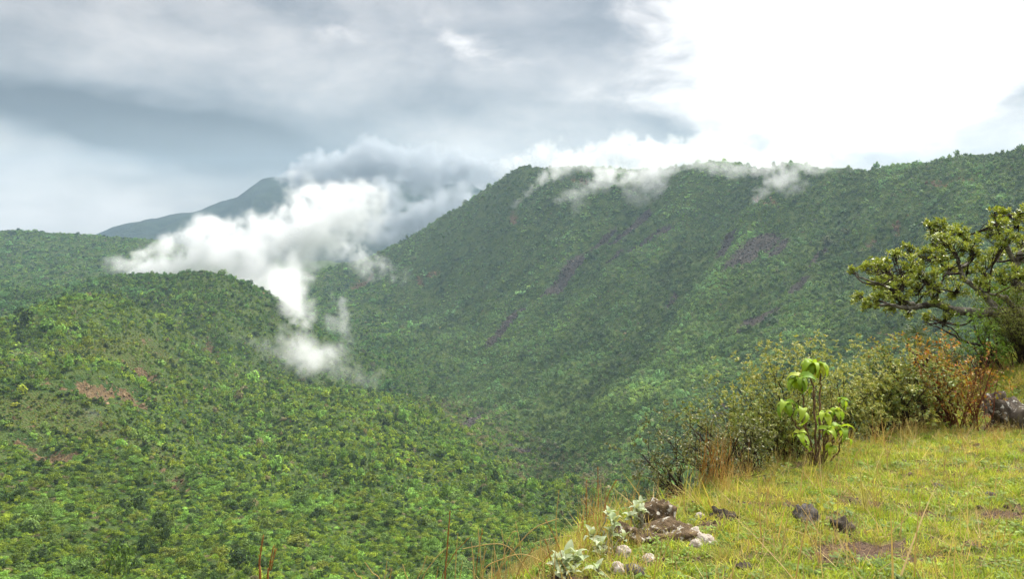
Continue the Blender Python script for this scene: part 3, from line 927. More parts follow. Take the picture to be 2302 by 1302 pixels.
# ------------------------------------------------------------------ grass
def blades(rng, n, spread, lmin, lmax, w, lean, bend, seg=3, base_r=None):
    V, Fq, Ft = [], [], []
    for i in range(n):
        a = rng.uniform(0, 6.283); r = spread * math.sqrt(rng.uniform())
        p = np.array([r * math.cos(a), r * math.sin(a), -0.01])
        h = rng.uniform(0, 6.283)
        L = rng.uniform(lmin, lmax); th = abs(rng.normal(0, lean)) + 0.05
        d = np.array([math.sin(th) * math.cos(h), math.sin(th) * math.sin(h), math.cos(th)])
        side = np.array([-math.sin(h), math.cos(h), 0.0])
        tw = rng.uniform(-0.6, 0.6)
        side = side * math.cos(tw) + np.cross(d, side) * math.sin(tw)
        bd = bend * rng.uniform(0.3, 1.4)
        k0 = len(V)
        for s in range(seg):
            ww = w * (1 - 0.75 * s / seg)
            V.append(p - side * ww / 2); V.append(p + side * ww / 2)
            p = p + d * L / seg
            ax = side
            d = d + np.array([math.cos(h), math.sin(h), -0.9]) * bd / seg
            d /= np.linalg.norm(d)
        V.append(p)
        for s in range(seg - 1):
            q = k0 + 2 * s
            Fq.append((q, q + 1, q + 3, q + 2))
        q = k0 + 2 * (seg - 1)
        Ft.append((q, q + 1, q + 2))
    return np.array(V), Fq, Ft

GRASS = leaf_material('grass_blades', None, 'inst', 0.35, 0.6, 0.2, 0.3)
rg = np.random.default_rng(5)
def tuft_mesh(nm, *a, mat=GRASS):
    v, q, t = blades(rg, *a)
    me = np_mesh(nm, v, quads=q, tris=t); me.materials.append(mat); return me
short_p = [tuft_mesh('short_tuft', 26, 0.04, 0.025, 0.062, 0.0048, 1.0, 0.9) for i in range(8)]
mid_gp = [tuft_mesh('mid_tuft', 16, 0.03, 0.08, 0.18, 0.0042, 0.45, 0.7) for i in range(6)]
straw_p = [tuft_mesh('straw', 7, 0.05, 0.08, 0.22, 0.0035, 1.35, 0.3) for i in range(5)]
# low broad-leaved weeds
def weed_mesh():
    rr = rg
    def fn(n):
        a = rr.uniform(0, 6.283, n); r = 0.035 * np.sqrt(rr.uniform(0, 1, n))
        return np.c_[r * np.cos(a), r * np.sin(a), rr.uniform(0.004, 0.03, n)], np.c_[0.5 * np.cos(a), 0.5 * np.sin(a), np.ones(n)]
    v, f = leaf_cloud(rr, 22, fn, 0.020, 0.6, 0.2, 0.6, 0.3)
    me = np_mesh('weed', v, tris=f); me.materials.append(GRASS); return me
weed_p = [weed_mesh() for i in range(5)]

def rim_points(n, dmax=0.35, ymax=11.5, seed=0):
    rr = np.random.default_rng(seed)
    x = rr.uniform(-0.7, 8.2, n); y = rr.uniform(2.7, ymax, n)
    d = edge_dist(x, y)
    k = (d < dmax) & (x < 0.72 * y + 0.5)
    return x[k], y[k], d[k]
def rim_scatter(name, n, protos, tints, sc, label, thr, seed, dmax=0.35, tilt=0.25, extra=None, cluster=None):
    x, y, d = rim_points(n, dmax, 11.5, seed)
    rr = np.random.default_rng(seed + 1)
    b = bareness(x, y) + rr.normal(0, 0.10, len(x))
    k = b < thr
    if cluster is not None:
        k &= (fbm(x / cluster[0], y / cluster[0], 2, cluster[2]) + rr.normal(0, 0.1, len(x))) > cluster[1]
    if extra is not None: k &= extra(x, y, d, rr)
    x, y = x[k], y[k]; m = len(x)
    T = np.array(tints)
    pn = np.clip(fbm(x / 0.5, y / 0.5, 2, seed + 40) * 1.1 + 0.5 + rr.normal(0, 0.22, m), 0, 0.999) * (len(T) - 1)
    i0 = pn.astype(int); t = (pn - i0)[:, None]
    tint_ = (T[i0] * (1 - t) + T[i0 + 1] * t) * np.exp(rr.normal(0, 0.16, m))[:, None]
    s = sc * np.exp(rr.normal(0, 0.28, m))
    rt = np.c_[rr.normal(0, tilt, m), rr.normal(0, tilt, m), rr.uniform(0, 6.283, m)]
    print(name, m)
    return scatter(name, np.c_[x, y, G(x, y) - 0.004], s, rt, tint_, rr.integers(0, len(protos), m), protos, label)
GT = [(0.34, 0.42, 0.045), (0.19, 0.30, 0.032), (0.48, 0.50, 0.08), (0.25, 0.37, 0.042), (0.50, 0.45, 0.10)]
rim_scatter('short_grass', 78000, short_p, GT, 0.80, 'short yellow green turf covering the foreground rim', 0.13, 1)
rim_scatter('weeds', 30000, weed_p, [(0.15, 0.25, 0.04), (0.22, 0.31, 0.06), (0.13, 0.20, 0.05)], 0.85, 'low green creeping weeds among the turf', 0.30, 2, cluster=(0.35, 0.05, 3))
rim_scatter('mid_grass', 5200, mid_gp, [(0.24, 0.27, 0.06), (0.38, 0.32, 0.10), (0.30, 0.30, 0.07)], 0.9, 'ankle high grass clumps among the turf', 0.10, 4, tilt=0.2, extra=lambda x, y, d, r: r.uniform(0, 1, len(x)) < np.clip(0.015 + 0.85 * np.exp(-np.abs(d) / 0.35), 0, 1))
rim_scatter('dry_straw', 6000, straw_p, [(0.42, 0.33, 0.15), (0.30, 0.20, 0.10), (0.50, 0.42, 0.20)], 1.0, 'dry straw blades lying flat on the turf', 0.6, 6, tilt=0.15)

# taller grass at the brink: every clump is a thing
STRAW = leaf_material('dry_grass', [(0.46, 0.34, 0.12), (0.36, 0.20, 0.07), (0.55, 0.44, 0.18), (0.36, 0.36, 0.10)], 'leaf', 0.3, 0.6, 0.2, 0.2)
RUST = leaf_material('rusty_grass', [(0.38, 0.20, 0.06), (0.28, 0.12, 0.04), (0.46, 0.30, 0.10)], 'leaf', 0.3, 0.6, 0.2, 0.2)
tall_m = [tuft_mesh('dry_grass_clump', 26, 0.05, 0.16, 0.42, 0.0035, 0.30, 0.35, mat=STRAW) for i in range(6)]
rust_m = [tuft_mesh('rusty_grass_clump', 18, 0.05, 0.25, 0.55, 0.0036, 0.16, 0.15, mat=RUST) for i in range(3)]
rr = np.random.default_rng(77)
def put_clump(meshes, px, py, d, s, nm, lab, grp):
    x = (px - CX) / F * d
    o = bpy.data.objects.new(nm, meshes[rr.integers(len(meshes))])
    o.location = (x, d, float(G(x, d)) - 0.01)
    o.rotation_euler = (rr.normal(0, .06), rr.normal(0, .06), rr.uniform(0, 6.28)); o.scale = (s, s, s)
    COL.objects.link(o)
    if nm == 'dry_grass_clump':
        w_ = [(1330, 'beside the silvery plants'), (1560, 'at the brink behind the rock outcrop'), (1740, 'below the dark leaved shrub'), (1950, 'at the foot of the big leaved plant'), (9999, 'in front of the red stemmed shrub')]
        w_ = [b for a, b in w_ if px < a][0]
        lab = 'clump of tall straw coloured grass ' + w_; grp = 'straw grass ' + w_
    tag(o, lab, 'grass', grp)
    return o
for t in np.linspace(0.0, 1, 66):
    s_ = t * (len(EDGE) - 6 - 3) + 3.5
    i = int(s_); f_ = s_ - i
    ex, ey = EDGE[i] * (1 - f_) + EDGE[i + 1] * f_
    if ex < 1.2 and rr.uniform() < 0.45: continue
    ex += rr.normal(0, 0.14) - 0.04; ey += rr.normal(0, 0.14)
    put_clump(tall_m, CX + F * ex / ey, 0, ey, rr.uniform(0.6, 1.1) * (0.4 if ex < 1.2 else 0.85), 'dry_grass_clump', 'clump of tall straw coloured grass growing along the brink of the rim', 'dry grass along the brink')
for px_, d in [(1590,5.4),(1610,5.45),(1625,5.35),(1575,5.5),(1640,5.6),(1600,5.6),(1320,4.2),(1345,4.25),(1310,4.3)]:
    put_clump(rust_m, px_, 0, d, rr.uniform(0.8, 1.05) * (1.05 if px_ > 1500 else 0.72), 'rusty_grass_clump', 'tall upright rust brown grass stalks beyond the brink', 'rusty grass beyond the brink')
for i in range(26):
    x = rr.uniform(5.0, 7.6); y = rr.uniform(7.6, 11.0)
    if edge_dist(np.array([x]), np.array([y]))[0] > 0.3: continue
    put_clump(tall_m, CX + F * x / y, 0, y, rr.uniform(0.8, 1.3), 'bank_grass_clump', 'clump of long golden grass on the bank beside the lichen boulder', 'golden grass on the bank')
# ------------------------------------------------------------------ woody plants
def tube(polys, sides=5):
    """polys: list of (points Nx3, radii N) -> verts, quads"""
    V, Q = [], []
    base = 0
    ang = np.linspace(0, 2 * math.pi, sides, endpoint=False)
    for pts, rad in polys:
        pts = np.asarray(pts, float); rad = np.asarray(rad, float)
        if len(pts) < 2: continue
        t = np.gradient(pts, axis=0); t /= np.linalg.norm(t, axis=1)[:, None] + 1e-9
        ref = np.array([0.31, 0.17, 0.93]); 
        a = np.cross(t, ref); a /= np.linalg.norm(a, axis=1)[:, None] + 1e-9
        b = np.cross(t, a)
        ring = pts[:, None, :] + rad[:, None, None] * (np.cos(ang)[None, :, None] * a[:, None, :] + np.sin(ang)[None, :, None] * b[:, None, :])
        V.append(ring.reshape(-1, 3))
        n = len(pts)
        k = base + np.arange(n * sides).reshape(n, sides)
        Q.append(np.stack([k[:-1], np.roll(k[:-1], -1, 1), np.roll(k[1:], -1, 1), k[1:]], -1).reshape(-1, 4))
        base += n * sides
    return np.concatenate(V), np.concatenate(Q)

def leaf_faces(rng, C, D, L, Wd, droop=0.15, fold=0.25):
    """leaves at C pointing along D: folded, pointed blades of 4 triangles"""
    C = np.asarray(C, float); D = np.asarray(D, float); n = len(C)
    D = D / (np.linalg.norm(D, axis=1)[:, None] + 1e-9)
    up = rng.normal(size=(n, 3)) * 0.5 + np.array([0, 0, 1.0])
    s = np.cross(D, up); s /= np.linalg.norm(s, axis=1)[:, None] + 1e-9
    nr = np.cross(s, D)
    L = (L * rng.uniform(0.65, 1.25, n))[:, None]; Wd = (Wd * rng.uniform(0.75, 1.2, n))[:, None]
    m = C + D * L * 0.55
    tip = C + D * L - nr * L * droop
    l = m + s * Wd / 2 + nr * Wd * fold; r = m - s * Wd / 2 + nr * Wd * fold
    V = np.stack([C, l, m, r, tip], 1).reshape(-1, 3)
    k = np.arange(n)[:, None] * 5
    T = np.concatenate([k + np.array(q) for q in ((0, 2, 1), (0, 3, 2), (1, 2, 4), (2, 3, 4))])
    return V, T

def bark_material(name, c0, c1, scale=30.0):
    m, N = new_mat(name)
    co = N.n('ShaderNodeTexCoord').outputs['Object']
    a = N.noise(co, scale, 5, 0.65); b = N.noise(co, scale * 4, 3, 0.6)
    finish(N, principled(N, N.mix(N.ss(a, 0.35, 0.65), c0, c1), 0.9, 0.15, bump(N, N.m('ADD', a, b), 0.8, 0.02)))
    return m
BARK_GREY = bark_material('grey_lichen_bark', (0.035, 0.028, 0.022), (0.20, 0.19, 0.15), 14)
BARK_DARK = bark_material('dark_bark', (0.022, 0.017, 0.014), (0.075, 0.055, 0.04), 40)
BARK_RED = bark_material('red_bark', (0.10, 0.030, 0.020), (0.24, 0.085, 0.05), 40)

def grow(rng, start, d0, length, r0, levels, split, tropism, wob, seg, out, tips, spread=0.7, shrink=0.62):
    n = max(3, int(length / seg))
    p = np.array(start, float); d = np.array(d0, float); d /= np.linalg.norm(d)
    pts = [p.copy()]; rad = [r0]
    kids = []
    for i in range(n):
        d = d + rng.normal(0, wob, 3) + np.array([0, 0, tropism]); d /= np.linalg.norm(d)
        p = p + d * length / n
        pts.append(p.copy()); rad.append(r0 * (1 - 0.6 * (i + 1) / n))
        if levels > 0 and i >= n * 0.08 and rng.uniform() < split / n * 1.25:
            kids.append((p.copy(), d.copy(), rad[-1], 1 - 0.45 * i / n))
        if levels == 0 and i >= n * 0.15: tips.append((p.copy(), d.copy()))
        elif levels == 1 and i >= n * 0.6: tips.append((p.copy(), d.copy()))
    out.append((np.array(pts), np.array(rad)))
    for kp, kd, kr, kk in kids:
        q = rng.normal(size=3); q -= q.dot(kd) * kd; q /= np.linalg.norm(q)
        nd = kd * (1 - spread * 0.5) + q * spread
        grow(rng, kp, nd, length * shrink * kk * rng.uniform(0.7, 1.15), kr * 0.65, levels - 1, split, tropism, wob, seg, out, tips, spread, shrink)

def shrub(name, label, base, height, spread, seed, stems, leaf_mat, bark, leaf_l=0.035, leaf_w=0.012, per_tip=4, levels=2, split=6, wob=0.12, trop=0.06, lean=(0, 0), r0=0.012, leafang=0.9, cat='shrub', group=None, shrink=0.62, wide=0.7):
    rng = np.random.default_rng(seed)
    out, tips = [], []
    for i in range(int(stems * 1.6)):
        a = rng.uniform(0, 6.283); s = spread * math.sqrt(rng.uniform(0.1, 1))
        d = (math.cos(a) * s + lean[0], math.sin(a) * s + lean[1], 1.0)
        st = (rng.normal(0, 0.03), rng.normal(0, 0.03), -0.06)
        grow(rng, st, d, height * rng.uniform(0.38, 1.06), r0 * rng.uniform(0.45, 0.85), levels, split, trop, wob, 0.07, out, tips, wide, shrink)
    root = bpy.data.objects.new(name, None)
    COL.objects.link(root); root.location = base
    root.empty_display_size = 0.1
    v, q = tube(out, 4)
    link_mesh('stems', np_mesh('stems', v, quads=q, smooth=True), bark, root)
    C, D = [], []
    for p, d in tips:
        for k in range(per_tip):
            u = rng.normal(size=3); u -= u.dot(d) * d; u /= np.linalg.norm(u) + 1e-9
            C.append(p + rng.normal(0, 0.004, 3)); D.append(d * (1 - leafang * 0.55) + u * leafang + np.array([0, 0, 0.1]))
    lv, lt = leaf_faces(rng, C, D, leaf_l, leaf_w)
    link_mesh('foliage', np_mesh('foliage', lv, tris=lt), leaf_mat, root)
    tag(root, label, cat, group)
    print(name, len(out), 'branches', len(C), 'leaves')
    return root

YEL = leaf_material('yellow_grey_leaves', [(0.23, 0.28, 0.06), (0.36, 0.36, 0.09), (0.15, 0.22, 0.055), (0.44, 0.41, 0.12), (0.20, 0.29, 0.09)], 'leaf', 0.3, 0.5, 0.3, 0.25)
OLV = leaf_material('olive_leaves', [(0.11, 0.17, 0.035), (0.18, 0.24, 0.05), (0.30, 0.30, 0.07), (0.13, 0.21, 0.05)], 'leaf', 0.3, 0.45, 0.35, 0.25)
DRK = leaf_material('small_dark_leaves', [(0.075, 0.095, 0.025), (0.13, 0.145, 0.035), (0.20, 0.20, 0.06), (0.05, 0.07, 0.02)], 'leaf', 0.25, 0.4, 0.4, 0.25)
REDL = leaf_material('red_tinged_leaves', [(0.26, 0.27, 0.03), (0.38, 0.17, 0.03), (0.20, 0.22, 0.035), (0.40, 0.10, 0.025), (0.32, 0.30, 0.04), (0.30, 0.13, 0.03)], 'leaf', 0.35, 0.5, 0.25, 0.2)
JUN = leaf_material('fine_green_foliage', [(0.15, 0.18, 0.035), (0.21, 0.23, 0.05), (0.10, 0.14, 0.03)], 'leaf', 0.3, 0.55, 0.2, 0.25)
BRG = leaf_material('bright_green_leaves', [(0.13, 0.24, 0.035), (0.19, 0.30, 0.045), (0.09, 0.18, 0.03)], 'leaf', 0.4, 0.45, 0.3, 0.2)
TRE = leaf_material('tree_leaves', [(0.23, 0.31, 0.035), (0.32, 0.38, 0.055), (0.14, 0.22, 0.028), (0.40, 0.42, 0.09), (0.27, 0.34, 0.04)], 'leaf', 0.3, 0.33, 0.55, 0.22)

def at_ground(px, d, sink=0.0):
    x = (px - CX) / F * d
    return (x, d, float(G(x, d)) - sink)
shrub('yellow_shrub', 'yellow grey twiggy shrub left of the big leaved plant', at_ground(1765, 6.75), 0.92, 0.55, 3, 15, YEL, BARK_DARK, 0.034, 0.014, 7, lean=(-0.22, 0))
shrub('yellow_shrub', 'low spreading yellow grey shrub hanging over the brink', at_ground(1700, 6.3), 0.62, 0.75, 4, 12, OLV, BARK_DARK, 0.030, 0.013, 6, lean=(-0.30, -0.05))
shrub('yellow_shrub', 'yellow grey shrub directly behind the big leaved plant', at_ground(1885, 7.5), 0.78, 0.42, 5, 13, YEL, BARK_DARK, 0.034, 0.014, 7)
shrub('yellow_shrub', 'tall olive shrub with pale yellow tips beside the red stemmed shrub', at_ground(1985, 7.9), 0.84, 0.48, 6, 18, YEL, BARK_DARK, 0.036, 0.015, 7)
shrub('olive_shrub', 'dense olive shrub filling the gap below the pale tips', at_ground(2035, 7.8), 0.70, 0.5, 16, 13, OLV, BARK_DARK, 0.036, 0.016, 6)
shrub('red_stemmed_shrub', 'shrub with arching red stems and yellow orange leaves', at_ground(2150, 7.9), 0.82, 0.55, 7, 18, REDL, BARK_RED, 0.032, 0.017, 3, split=5, lean=(-0.30, 0), r0=0.010)
shrub('red_stemmed_shrub', 'bare red stems rising through grass next to the lichen boulder', at_ground(2195, 7.7), 0.9, 0.42, 8, 11, REDL, BARK_RED, 0.022, 0.010, 1, split=3, lean=(-0.12, 0), r0=0.009, levels=1)
shrub('dark_leaved_shrub', 'dark low shrub with tiny glossy leaves below the brink', at_ground(1625, 5.75), 0.55, 0.65, 9, 13, DRK, BARK_DARK, 0.022, 0.013, 6, lean=(-0.12, 0))
shrub('dark_leaved_shrub', 'sprawling small leaved shrub reaching over the valley behind the rocks', at_ground(1555, 5.35), 0.50, 0.45, 10, 9, DRK, BARK_DARK, 0.020, 0.013, 6, lean=(-0.75, 0), trop=0.03)
shrub('dark_leaved_shrub', 'dark twiggy thicket at the foot of the yellow shrubs', at_ground(1790, 6.45), 0.42, 0.8, 12, 12, OLV, BARK_DARK, 0.024, 0.012, 3)
shrub('fine_leaved_shrub', 'dense yellow green fine leaved shrub under the tree limb', at_ground(2296, 9.3), 0.78, 0.38, 13, 26, JUN, BARK_DARK, 0.030, 0.006, 6, split=7)
shrub('bright_green_shrub', 'small bright green broad leaved shrub below the tree limb', at_ground(2205, 9.4), 0.62, 0.5, 14, 9, BRG, BARK_DARK, 0.060, 0.022, 3, split=4)
shrub('bright_green_shrub', 'bright green bush glimpsed through the tree crown', (7.0, 11.2, float(G(7.0, 11.2))), 1.2, 0.4, 15, 14, BRG, BARK_DARK, 0.055, 0.024, 4, split=6)
shrub('golden_shrub', 'golden green shrub behind the spiky rosettes', at_ground(2135, 9.6), 0.72, 0.5, 17, 14, OLV, BARK_DARK, 0.034, 0.014, 4)

# ------------------------------------------------------------------ the gnarled tree at the right
TD0 = 10.4
rng = np.random.default_rng(21)
def tp(px, py, dd=0.0): return np.array(PX(px, py, TD0 + dd))
tb_x, tb_y = 7.35, 10.55
tbase = np.array([tb_x, tb_y, float(G(tb_x, tb_y)) - 0.1])
fork = tp(2352, 690, 0.1)
def smooth_poly(pts, n=6):
    pts = np.array(pts); t = np.arange(len(pts)); tt = np.linspace(0, len(pts) - 1, (len(pts) - 1) * n + 1)
    out = []
    for u in tt:
        i = min(int(u), len(pts) - 2); f_ = u - i
        p0, p1, p2, p3 = pts[max(i - 1, 0)], pts[i], pts[i + 1], pts[min(i + 2, len(pts) - 1)]
        out.append(0.5 * ((2 * p1) + (-p0 + p2) * f_ + (2 * p0 - 5 * p1 + 4 * p2 - p3) * f_ ** 2 + (-p0 + 3 * p1 - 3 * p2 + p3) * f_ ** 3))
    return np.array(out)
def limb(pts, r0, r1):
    p = smooth_poly(pts); p = p + rng.normal(0, 0.006, p.shape) * 1.0
    r = np.linspace(r0, r1, len(p)) * (1 + 0.07 * rng.normal(size=len(p)))
    return p, r
trunk = limb([tbase, (tbase + fork) / 2 + np.array([0.10, 0, 0]), fork, fork + np.array([0.05, 0.1, 0.35])], 0.17, 0.12)
LIMBS = [
    limb([fork, tp(2290, 703), tp(2247, 701), tp(2197, 703, -.1), tp(2137, 697, -.15), tp(2103, 683, -.2), tp(2064, 690, -.25), tp(2033, 692, -.3), tp(1996, 684, -.3), tp(1950, 688, -.35)], 0.085, 0.012),
    limb([tp(2247, 700), tp(2221, 672, .1), tp(2189, 644, .15), tp(2165, 625, .2), tp(2158, 602, .2), tp(2148, 570, .2), tp(2134, 558, .2), tp(2115, 520, .2)], 0.050, 0.008),
    limb([fork, tp(2310, 650, .2), tp(2280, 636, .25), tp(2283, 602, .3), tp(2268, 565, .3), tp(2245, 515, .3), tp(2236, 470, .3)], 0.075, 0.010),
    limb([tp(2283, 602, .3), tp(2292, 575, .3), tp(2310, 540, .4), tp(2330, 500, .5)], 0.05, 0.012),
    limb([tp(2064, 690, -.25), tp(2038, 680, -.3), tp(2017, 660, -.4), tp(1985, 642, -.4), tp(1940, 626, -.4), tp(1916, 608, -.4)], 0.030, 0.006),
    limb([tp(2103, 683, -.2), tp(2085, 650, 0), tp(2072, 610, .1), tp(2062, 595, .1), tp(2040, 575, .1), tp(2012, 562, .1)], 0.026, 0.006),
    limb([tp(2158, 602, .2), tp(2178, 590, .3), tp(2190, 562, .3), tp(2180, 540, .3)], 0.022, 0.006),
    limb([tp(2137, 697, -.15), tp(2125, 720, -.3), tp(2100, 728, -.35), tp(2075, 725, -.4)], 0.022, 0.006),
    limb([tp(2290, 703), tp(2260, 670, -.3), tp(2225, 660, -.4), tp(2200, 650, -.4)], 0.035, 0.008),
    limb([tp(2103, 683, -.2), tp(2110, 650, -.3), tp(2125, 620, -.4), tp(2135, 605, -.4)], 0.02, 0.006),
]
CLUST = [(1915,608,9),(1942,606,17),(1962,596,20),(1925,672,20),(1948,690,16),(1985,602,26),(1975,640,30),(2005,638,32),(2010,572,12),(2036,562,22),(2045,600,28),(2030,640,32),(2060,655,32),(2075,580,32),(2095,545,32),(2110,510,25),(2088,510,18),(2140,525,27),(2160,525,18),(2112,580,28),(2132,612,30),(2100,632,30),(2150,650,30),(2100,668,24),(2182,540,22),(2192,570,26),(2175,612,28),(2212,602,28),(2235,478,16),(2246,500,22),(2228,522,22),(2255,475,12),(2262,538,30),(2290,508,28),(2300,545,32),(2240,575,30),(2282,580,32),(2212,640,26),(2250,622,28),(2300,620,32),(2130,706,20),(2088,715,18),(2040,705,16),(2000,698,16),(1970,672,22),(2015,672,26),(2320,478,34),(2340,560,38),(2355,620,38),(2060,620,26),(1998,660,24),(1990,618,22),(2160,560,20),(2125,545,24)]
limb_pts = np.concatenate([l[0] for l in LIMBS]); limb_r = np.concatenate([l[1] for l in LIMBS])
twigs = []; LC, LD = [], []
for px_, py_, r_ in CLUST:
    dd = rng.uniform(-0.75, 0.85)
    c = tp(px_, py_, dd)
    R = r_ / F * TD0 * 0.9
    j = np.argmin(np.linalg.norm(limb_pts - c, axis=1) + 0.25 * np.maximum(limb_pts[:, 2] - c[2], 0) + rng.uniform(0, 0.12, len(limb_pts)))
    a = limb_pts[j]
    mid = (a + c) / 2 + rng.normal(0, 0.07, 3) + np.array([0, 0, -0.04])
    br = smooth_poly([a, mid, c], 5)
    r_b = min(limb_r[j] * 0.7, 0.018)
    twigs.append((br, np.linspace(r_b, 0.006, len(br))))
    nt = int(8 + 19 * (r_ / 30.0) ** 2)
    for k in range(nt):
        u = rng.normal(size=3); u[2] += 0.35; u /= np.linalg.norm(u)
        e = c + u * R * rng.uniform(0.45, 1.15)
        s0 = br[rng.integers(len(br) // 2, len(br))]
        m_ = (s0 + e) / 2 + rng.normal(0, 0.02, 3) + np.array([0, 0, -0.02])
        tw = smooth_poly([s0, m_, e], 3)
        twigs.append((tw, np.linspace(0.005, 0.0025, len(tw))))
        dv = e - m_; dv /= np.linalg.norm(dv) + 1e-9
        for q in range(rng.integers(11, 19)):
            w = rng.normal(size=3); w -= w.dot(dv) * dv; w /= np.linalg.norm(w) + 1e-9
            off = rng.uniform(0, 0.05)
            LC.append(e - dv * off); LD.append(dv * rng.uniform(0.1, 0.9) + w + np.array([0, 0, 0.25]))
tree = bpy.data.objects.new('gnarled_tree', None); COL.objects.link(tree); tree.location = tbase
def tree_part(nm, polys, mat, sides):
    v, q = tube(polys, sides)
    return link_mesh(nm, np_mesh(nm, v - tbase, quads=q, smooth=True), mat, tree)
tree_part('trunk', [trunk], BARK_GREY, 12)
for l in LIMBS: tree_part('limb', [l], BARK_GREY, 8)
tree_part('twigs', twigs, BARK_DARK, 4)
lv, lt = leaf_faces(rng, LC, LD, 0.050, 0.020, 0.1, 0.2)
link_mesh('crown', np_mesh('crown', lv - tbase, tris=lt), TRE, tree)
tag(tree, 'gnarled tree with horizontal grey limb and olive green crown', 'tree')
print('tree leaves', len(LC))

# leafless branch under the limb
db = bpy.data.objects.new('dead_branch', None); COL.objects.link(db)
dbl = [limb([at_ground(2262, 9.3, .05), PX(2215, 785, 9.35), PX(2163, 766, 9.4), PX(2132, 748, 9.45), PX(2093, 732, 9.5), PX(2059, 735, 9.5)], 0.020, 0.004),
       limb([PX(2163, 766, 9.4), PX(2140, 740, 9.5), PX(2110, 722, 9.55), PX(2098, 712, 9.6)], 0.010, 0.003),
       limb([PX(2215, 785, 9.35), PX(2196, 752, 9.5), PX(2187, 714, 9.6)], 0.013, 0.004),
       limb([PX(2230, 792, 9.34), PX(2222, 750, 9.6), PX(2202, 712, 9.7)], 0.014, 0.004),
       limb([PX(2240, 795, 9.33), PX(2237, 738, 9.6), PX(2214, 708, 9.7)], 0.012, 0.004),
       limb([PX(2132, 748, 9.45), PX(2120, 756, 9.4), PX(2108, 770, 9.4)], 0.006, 0.002)]
db.location = dbl[0][0][0]
for b_ in dbl:
    v, q = tube([b_], 6); link_mesh('branch', np_mesh('branch', v - np.array(db.location), quads=q, smooth=True), BARK_DARK, db)
tag(db, 'leafless dark branch leaning below the tree limb', 'branch')

# ------------------------------------------------------------------ spiky rosettes
SPK = leaf_material('spiky_leaves', [(0.10, 0.15, 0.06), (0.17, 0.22, 0.10), (0.07, 0.11, 0.045)], 'leaf', 0.2, 0.4, 0.4, 0.2)
rz = np.random.default_rng(31)
sp_base = Vector(at_ground(2075, 9.3))
spk = bpy.data.objects.new('spiky_rosette_plant', None); COL.objects.link(spk); spk.location = sp_base
for px_, py_, dd in ((2039, 769, 9.2), (2061, 788, 9.0), (2083, 783, 9.15), (2062, 750, 9.35)):
    hpos = np.array(PX(px_, py_, dd)) - np.array(sp_base)
    st = limb([np.array([0, 0, -0.05]), hpos * 0.5 + np.array([0.05, 0, 0]), hpos], 0.022, 0.016)
    v, q = tube([st], 6); sst = link_mesh('stem', np_mesh('stem', v, quads=q, smooth=True), BARK_DARK, spk)
    n_ = 70
    D_ = rz.normal(size=(n_, 3)); D_[:, 2] = np.abs(D_[:, 2]) * 0.9 - 0.25
    lv, lt = leaf_faces(rz, np.repeat(hpos[None], n_, 0), D_, 0.16, 0.013, 0.12, 0.3)
    link_mesh('rosette', np_mesh('rosette', lv, tris=lt), SPK, sst)
tag(spk, 'dark green plant with spiky narrow leaved rosettes on bare stems', 'plant')
# ------------------------------------------------------------------ the tall big-leaved plant
def blade_leaf(name, L, Wd, droop, cup, serr, seed, tipw=0.12, base=0.25, nl=9, nw=5):
    """one broad leaf along +X, curved down, with a toothed margin and a raised midrib"""
    rg_ = np.random.default_rng(seed)
    V = []
    for i in range(nl):
        t = i / (nl - 1)
        w = Wd * (math.sin(math.pi * min(1, (t * 0.93 + 0.07)) ** 0.75) ** 0.8) * 0.5 + 0.001
        if serr and i % 2: w *= 1 - serr
        a = droop * t * t * 1.2
        cx_, cz_ = L * t * math.cos(a * 0.75), -L * t * math.sin(a * 0.75)
        for j in range(nw):
            s = (j / (nw - 1)) * 2 - 1
            z = cz_ + cup * w * abs(s) ** 1.3 + 0.06 * w * math.sin(t * 22 + abs(s) * 3) + (-0.004 if j == nw // 2 else 0) * (L / 0.15)
            V.append((cx_, s * w, z))
    k = np.arange(nl * nw).reshape(nl, nw)
    Q = np.stack([k[:-1, :-1], k[:-1, 1:], k[1:, 1:], k[1:, :-1]], -1).reshape(-1, 4)
    me = np_mesh(name, V, quads=Q, smooth=True)
    return me

def leaf_obj(me, root, pos, direction, roll=0.0, s=1.0):
    o = bpy.data.objects.new('leaf', me); COL.objects.link(o); o.parent = root
    x = Vector(direction).normalized(); up = Vector((0, 0, 1))
    y = up.cross(x)
    if y.length < 1e-4: y = Vector((0, 1, 0))
    y.normalize(); z = x.cross(y)
    M = Matrix((x, y, z)).transposed()
    M = M @ Matrix.Rotation(roll, 3, 'X')
    o.rotation_euler = M.to_euler(); o.location = pos; o.scale = (s, s, s)
    return o

